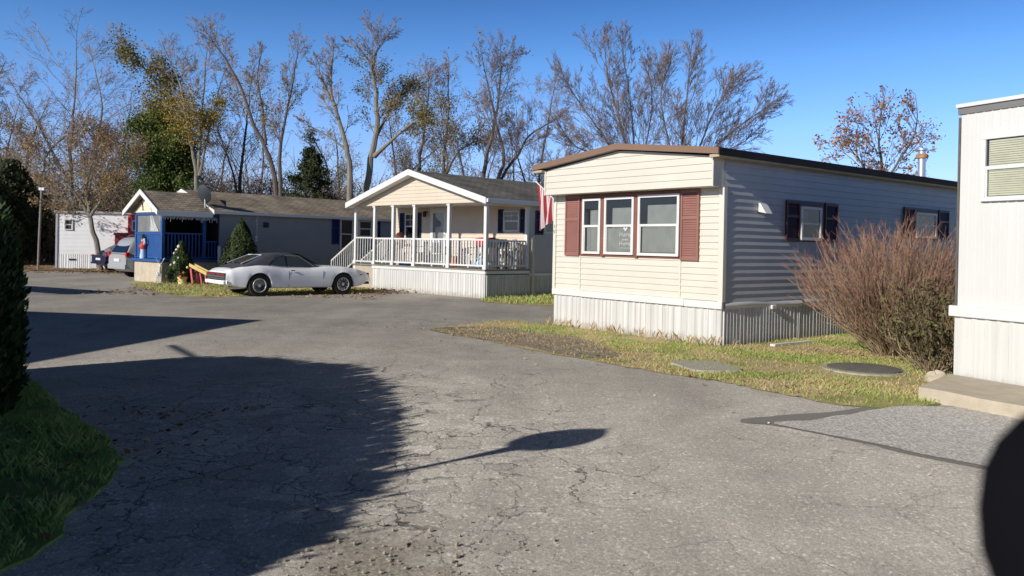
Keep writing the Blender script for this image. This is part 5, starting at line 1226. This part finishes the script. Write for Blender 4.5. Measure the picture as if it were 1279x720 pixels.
def tree(name, label, D, stems, seed, P=BARE, bark=None, twigm=None, leaf=(), group=None):
    T = Tree(seed); base = None
    for st in stems:
        px, r0, r1, nl = st[:4]; o = st[4] if len(st) > 4 else {}
        dz = o.get('dd', 0); pts = []; r0 *= .78; r1 *= .7; px = [(u, v + (262 - v)*.10) for u, v in px]
        for i, (u, v) in enumerate(px):
            p = at(u, v, D + dz*i/max(1, len(px) - 1)); pts.append(p)
        if o.get('ground', True): g = at(px[0][0], 312, D); g.z = -.05; pts = [V((pts[0].x, pts[0].y, -.05))] + ([V((pts[0].x, pts[0].y, pts[0].z))] if pts[0].z > .3 else []) + pts[1:]
        if base is None: base = V((pts[0].x, pts[0].y, 0))
        T.stem([p - base for p in pts], r0, r1, nl, o.get('P', P), o.get('t0', .35), o.get('Lf', .3), o.get('topk', 1.0))
    mats = [twigm or M_TWIG]
    for (n, m, sz, spread, sel, clump) in leaf:
        mats.append(m); T.leaves(n, len(mats) - 1, sz, spread, None, sel, clump)
    t = thing(name, label, 'tree', base, 0, group)
    T.wood.build('trunk', bark or M_BARK, t); T.twig.build('crown', mats, t)
    return t
below = lambda z: (lambda t: t.z < z)
above = lambda z: (lambda t: t.z > z)
WIDE = dict(BARE, lang=(35, 75), n=(0, 8, 6, 4))
tree('bare_tree', 'wide spreading bare tree with russet lower twigs behind the white trailer', 54, [([(92, 262), (88, 200), (92, 130), (96, 60)], .30, .05, 17, dict(t0=.15, Lf=.5)), ([(98, 262), (70, 190), (40, 130), (22, 100)], .2, .05, 12, dict(t0=.3, Lf=.4)), ([(100, 262), (118, 190), (128, 120), (120, 72)], .2, .05, 12, dict(t0=.25, Lf=.36, dd=3))], 101, WIDE, leaf=[(15000, L_TAN, (.06, .13), .25, below(9), 2)])
EV = dict(jit=.14, up=.02, lv=3, n=(0, 9, 6), lr=(1, .42, .45), ang=(30, 65), lang=(50, 88), rmin=.012)
tree('evergreen_tree', 'tall loose evergreen with a sparse yellowish top left of centre', 52, [([(206, 250), (207, 160), (200, 100), (165, 40)], .27, .05, 48, dict(t0=.08, Lf=.185, topk=1.3)), ([(212, 250), (216, 180), (216, 120), (206, 75)], .2, .05, 24, dict(t0=.2, Lf=.19, dd=2, topk=1.3))], 102, EV, bark=M_BARKD, leaf=[(46000, L_GRN, (.09, .19), .3, below(9.5), 8), (9000, L_OLV, (.09, .18), .3, above(7.5), 6)])
tree('autumn_tree', 'forked tree with pale trunk and yellow green leaves beside the evergreen', 50, [([(246, 240), (243, 190), (234, 140), (226, 90), (214, 60)], .24, .05, 13, dict(t0=.4, Lf=.26)), ([(246, 238), (250, 180), (254, 110), (258, 50)], .22, .05, 14, dict(t0=.4, Lf=.27)), ([(250, 215), (258, 170), (266, 130), (278, 80)], .12, .04, 9, dict(t0=.3, Lf=.26, ground=False))], 103, BARE, leaf=[(5200, L_YEL, (.07, .15), .28, lambda t: 4.0 < t.z < 10.5, 3)])
tree('bare_tree', 'slim dark stemmed tree between the yellow leaved tree and the leaning trunks', 57, [([(300, 243), (303, 190), (309, 140), (312, 100)], .24, .05, 15, dict(t0=.3, Lf=.34)), ([(296, 240), (285, 190), (272, 150)], .14, .05, 9, dict(t0=.3, Lf=.4))], 104, BARE, bark=M_BARKD, leaf=[(900, L_OLV, (.08, .16), .2, None, 3)])
tree('bare_tree', 'bare tree with two dark trunks leaning apart in a V behind the grey roof', 49, [([(346, 246), (337, 190), (318, 145), (302, 95), (282, 52), (266, 28)], .26, .05, 15, dict(t0=.45, Lf=.22)), ([(351, 244), (350, 180), (358, 130), (366, 90), (371, 52)], .22, .04, 15, dict(t0=.35, Lf=.24)), ([(332, 172), (328, 120), (322, 80), (326, 50)], .11, .04, 7, dict(t0=.4, Lf=.3, ground=False))], 105, BARE, bark=M_BARKD, leaf=[(800, L_OLV, (.08, .16), .2, below(11), 3)])
CON = dict(jit=.06, up=-.02, lv=3, n=(0, 9, 4), lr=(1, .35, .4), ang=(35, 60), lang=(68, 92), rmin=.01)
tree('conifer_tree', 'small dark conifer peeping over the tan shingle roof', 47, [([(390, 258), (389, 215), (388, 180)], .16, .02, 60, dict(t0=.05, Lf=.30, topk=1.75))], 106, CON, bark=M_BARKD, twigm=M_TWIGD, leaf=[(16000, leaf_mat('conifer_needles', (.012, .024, .008), (.035, .05, .016), (.075, .085, .03), scale=.8, trans=.1), (.07, .16), .12, None, 6)])
TALL = dict(BARE, lang=(22, 50))
tree('bare_tree', 'tall pale trunked tree leaning left behind the tan porch roof edge', 46, [([(437, 262), (437, 205), (431, 165), (421, 125), (414, 95), (416, 52)], .30, .07, 17, dict(t0=.5, Lf=.17)), ([(419, 118), (408, 95), (400, 72), (398, 58)], .12, .04, 8, dict(t0=.2, Lf=.4, ground=False)), ([(434, 180), (410, 160), (380, 142)], .08, .03, 7, dict(t0=.2, Lf=.4, ground=False))], 107, TALL)
tree('autumn_tree', 'tallest tree with thick pale forking trunk above the white gable peak', 47, [([(455, 262), (463, 205), (471, 150), (470, 100), (466, 60), (478, 30)], .36, .07, 18, dict(t0=.45, Lf=.22)), ([(468, 188), (490, 165), (512, 145), (520, 140)], .16, .06, 9, dict(t0=.3, Lf=.55, ground=False, dd=-2)), ([(470, 160), (484, 132), (495, 110), (512, 96)], .14, .05, 10, dict(t0=.3, Lf=.5, ground=False, dd=2)), ([(466, 62), (450, 40), (436, 30)], .08, .03, 8, dict(t0=.1, Lf=.5, ground=False))], 108, TALL, leaf=[(4200, L_OLV, (.07, .14), .22, lambda t: 3 < t.z < 12.5 , 2), (1300, L_YEL, (.07, .13), .2, below(12), 2)])
tree('autumn_tree', 'rounded tree with olive yellow leaves behind the grey shingle ridge', 56, [([(528, 250), (524, 200), (532, 140), (536, 95)], .24, .05, 15, dict(t0=.25, Lf=.32)), ([(553, 250), (555, 190), (560, 130), (560, 90)], .24, .05, 15, dict(t0=.25, Lf=.32)), ([(556, 215), (575, 180), (600, 165)], .12, .04, 8, dict(t0=.2, Lf=.5, ground=False))], 109, TALL, bark=M_BARKD, leaf=[(6200, L_OLV, (.07, .15), .25, below(12), 3), (1500, L_TAN, (.07, .14), .2, None, 3)])
tree('bare_tree', 'dark bare tree with several trunks above the right part of the grey roof', 49, [([(603, 240), (608, 190), (617, 150), (624, 100), (626, 58)], .24, .05, 17, dict(t0=.3, Lf=.28)), ([(618, 240), (630, 190), (622, 150), (612, 100), (606, 70)], .2, .05, 14, dict(t0=.3, Lf=.28)), ([(622, 236), (648, 185), (662, 160), (690, 140)], .17, .05, 13, dict(t0=.3, Lf=.34, dd=2))], 110, FINE, bark=M_BARKD, twigm=M_TWIGD, leaf=[(260, L_TAN, (.1, .18), .15, None, 4)])
tree('bare_tree', 'finely twigged bare tree filling the gap left of the cream home roof', 60, [([(672, 250), (676, 200), (684, 150), (690, 110)], .2, .05, 15, dict(t0=.15, Lf=.36)), ([(660, 250), (650, 200), (640, 170)], .15, .05, 11, dict(t0=.15, Lf=.4)), ([(690, 240), (705, 205), (725, 180)], .14, .05, 11, dict(t0=.15, Lf=.4))], 111, FINE, bark=M_BARKD)
FAN = dict(BARE, n=(0, 8, 6, 5), lang=(14, 36), ang=(16, 38), up=.06, jit=.05, lk=.30, rmin=.006)
tree('bare_tree', 'broad bare tree fanning many stems above the left half of the cream home', 44, [([(790, 250), (788, 200), (775, 140), (762, 90), (758, 62)], .125, .035, 17, dict(t0=.3, Lf=.3)), ([(792, 250), (793, 180), (787, 110), (780, 58)], .125, .035, 17, dict(t0=.3, Lf=.28)), ([(790, 240), (765, 180), (735, 130), (716, 100)], .10, .03, 17, dict(t0=.25, Lf=.32)), ([(795, 240), (806, 180), (815, 120), (812, 80)], .10, .03, 16, dict(t0=.25, Lf=.3)), ([(788, 238), (750, 190), (722, 176), (706, 160)], .09, .03, 16, dict(t0=.2, Lf=.34))], 112, FAN, bark=M_BARKD, twigm=M_TWIGD)
tree('bare_tree', 'broad bare tree reaching right above the right half of the cream home', 43, [([(850, 250), (852, 180), (858, 110), (862, 62)], .125, .035, 17, dict(t0=.3, Lf=.3)), ([(852, 245), (838, 180), (826, 110), (832, 75)], .10, .03, 16, dict(t0=.3, Lf=.3)), ([(854, 240), (876, 170), (895, 120), (908, 100)], .105, .03, 17, dict(t0=.25, Lf=.32)), ([(856, 238), (890, 180), (925, 145), (945, 130)], .10, .03, 17, dict(t0=.2, Lf=.34)), ([(858, 236), (896, 190), (930, 168)], .085, .03, 14, dict(t0=.2, Lf=.36))], 113, FAN, bark=M_BARKD, twigm=M_TWIGD)
tree('autumn_tree', 'small tree with orange brown leaves behind the metal stovepipe', 31, [([(1100, 250), (1101, 200), (1098, 165), (1100, 140)], .13, .03, 13, dict(t0=.2, Lf=.38)), ([(1104, 250), (1120, 200), (1140, 165), (1146, 138)], .1, .03, 11, dict(t0=.25, Lf=.3)), ([(1098, 250), (1080, 205), (1068, 185)], .1, .03, 11, dict(t0=.2, Lf=.4))], 114, dict(BARE, n=(0, 5, 4, 3), rmin=.008), bark=M_BARKD, twigm=M_TWIGD, leaf=[(1900, L_ORG, (.08, .15), .12, None, 5)])
LEAN = dict(BARE, lang=(35, 70), n=(0, 7, 5, 4), up=.03)
tree('leaning_tree', 'young leaning tree with tan leaves in front of the white trailer', 39.5, [([(125, 334), (121, 305), (115, 285), (112, 268)], .20, .14, 2, dict(t0=.85, Lf=.9)), ([(112, 272), (95, 240), (65, 205), (45, 185)], .1, .03, 13, dict(t0=.15, Lf=.42, ground=False)), ([(112, 272), (112, 235), (120, 190), (118, 160)], .1, .03, 14, dict(t0=.15, Lf=.45, ground=False)), ([(113, 272), (135, 235), (155, 200), (165, 180)], .09, .03, 13, dict(t0=.15, Lf=.42, ground=False))], 115, LEAN, leaf=[(5200, L_TAN, (.06, .12), .15, None, 2), (600, L_YEL, (.07, .13), .15, below(4.6), 3)])
# trees further back, each its own thing
BACK = dict(BARE, n=(0, 6, 5, 3), rmin=.010)
bk_specs = [(-20, 66, 90), (30, 68, 140), (150, 70, 120), (180, 64, 160), (275, 66, 165), (325, 70, 160), (405, 70, 165), (500, 68, 150), (585, 70, 165), (640, 72, 180), (700, 70, 175), (745, 66, 180), (62, 72, 150), (5, 62, 150), (110, 64, 165), (235, 70, 130), (430, 74, 160), (512, 62, 175), (555, 66, 150), (-45, 60, 100), (610, 64, 185)]
protos = []
for i in range(5):
    T = Tree(200 + i); hh = 13.0
    T.stem([V((0, 0, -.1)), V((T.r.gauss(0, .3), T.r.gauss(0, .3), hh*.35)), V((T.r.gauss(0, .7), T.r.gauss(0, .7), hh*.7)), V((T.r.gauss(0, 1), T.r.gauss(0, 1), hh*.92))], .2, .05, 20, BACK, .15, .34)
    if i % 2 == 0: T.stem([V((.1, 0, 0)), V((.8, .2, hh*.3)), V((2.0, .4, hh*.75))], .15, .04, 14, BACK, .2, .34)
    ms = [M_TWIG, (L_TAN, L_OLV, L_TAN, L_OLV, L_TAN)[i]]; T.leaves((900, 1800, 500, 1400, 800)[i], 1, (.09, .17), .3, None, below(hh*.75), 4)
    wt_ = T.wood.build('trunk', M_BARKD); cr_ = T.twig.build('crown', ms); protos.append((wt_, cr_))
used = set()
for i, (u, D, vt) in enumerate(bk_specs):
    k = i % 5; top = at(u, vt, D); hgt = top.z
    t = thing('background_tree', 'thin bare tree standing in the wood behind the mobile homes', 'tree', (top.x, D, 0), rnd.uniform(0, 6), 'trees in the wood behind the homes')
    for o in protos[k]:
        c = o if k not in used else o.copy()
        if k in used: COL.objects.link(c)
        c.parent = t
    used.add(k); t.scale = (hgt/13,)*3
# thicket under the trees: one mass
def thicket():
    r = random.Random(300); mb = MB()
    def one(x, y, h, leafy):
        n = r.randint(5, 9)
        for i in range(n):
            a = r.uniform(0, 2*pi); e = r.uniform(.1, .55); p = V((x + r.gauss(0, .3), y + r.gauss(0, .3), -.05)); d = V((cos(a)*e, sin(a)*e, 1)); hh = h*r.uniform(.5, 1.0)
            pts = [p, p + d*hh*.4 + V((r.gauss(0, .1), r.gauss(0, .1), 0)), p + d*hh*.75 + V((r.gauss(0, .2), r.gauss(0, .2), 0)), p + V((d.x*hh*1.25, d.y*hh*1.25, hh))]
            mb.tube(pts, [.045, .035, .022, .01], 3, 0, False)
            for k in range(9):
                j = r.choice((1, 1, 2, 2)); b = pts[j].lerp(pts[j + 1] if j < 3 else pts[3], r.random()); dd = V((r.gauss(0, .6), r.gauss(0, .6), r.gauss(.5, .4))); ln = hh*r.uniform(.12, .34)
                q = b + dd*ln*.6; mb.tube([b, q, q + (dd + V((r.gauss(0, .4), r.gauss(0, .4), .2)))*ln*.4], [.02, .015, .01], 3, 1, False)
                for z in range(leafy):
                    mb.card(q + V((r.gauss(0, .25), r.gauss(0, .25), r.gauss(0, .25))), (r.gauss(0, 1), r.gauss(0, 1), r.gauss(.3, 1)), r.uniform(.08, .18), 2 if r.random() < .7 else 3, .7, r)
    for i in range(400):
        u = r.uniform(-60, 440); D = r.uniform(56, 74); p = at(u, 312, D); one(p.x, D, r.uniform(3, 7.5), r.randint(1, 4))
    for i in range(190):
        u = r.uniform(440, 760); D = r.uniform(56, 76); p = at(u, 312, D); one(p.x, D, r.uniform(3, 7.0), r.randint(1, 3))
    for i in range(36):
        u = r.uniform(-20, 62); D = r.uniform(47, 54); p = at(u, 312, D); one(p.x, D, r.uniform(2.0, 5.5), 5)
    tag(mb.build('undergrowth', [M_BARKD, M_TWIG, L_TAN, L_OLV]), kind='stuff')
thicket()
# dark evergreen mass at the far left, by the pole
G_DK = leaf_mat('dark_ivy_leaf', (.010, .018, .006), (.025, .035, .012), (.06, .06, .02), scale=1.2, trans=.1)
for (u, D, h, rad, lab) in ((12, 47, 6.0, 2.1, 'dark ivy covered evergreen at the far left behind the pole'), (-22, 44, 5.2, 2.0, 'dark leafy evergreen at the left border above the hedge'), (40, 52, 4.6, 1.9, 'low dark evergreen between the pole and the white trailer')):
    p = at(u, 312, D); shrub('evergreen_tree', lab, 'tree', (p.x, D, 0), h, rad, 5200, int(u) + 90, lambda k: (sin(pi*(.12 + .86*k)))**.7*(1 - .35*k) + .05, G_DK, (.14, .32))
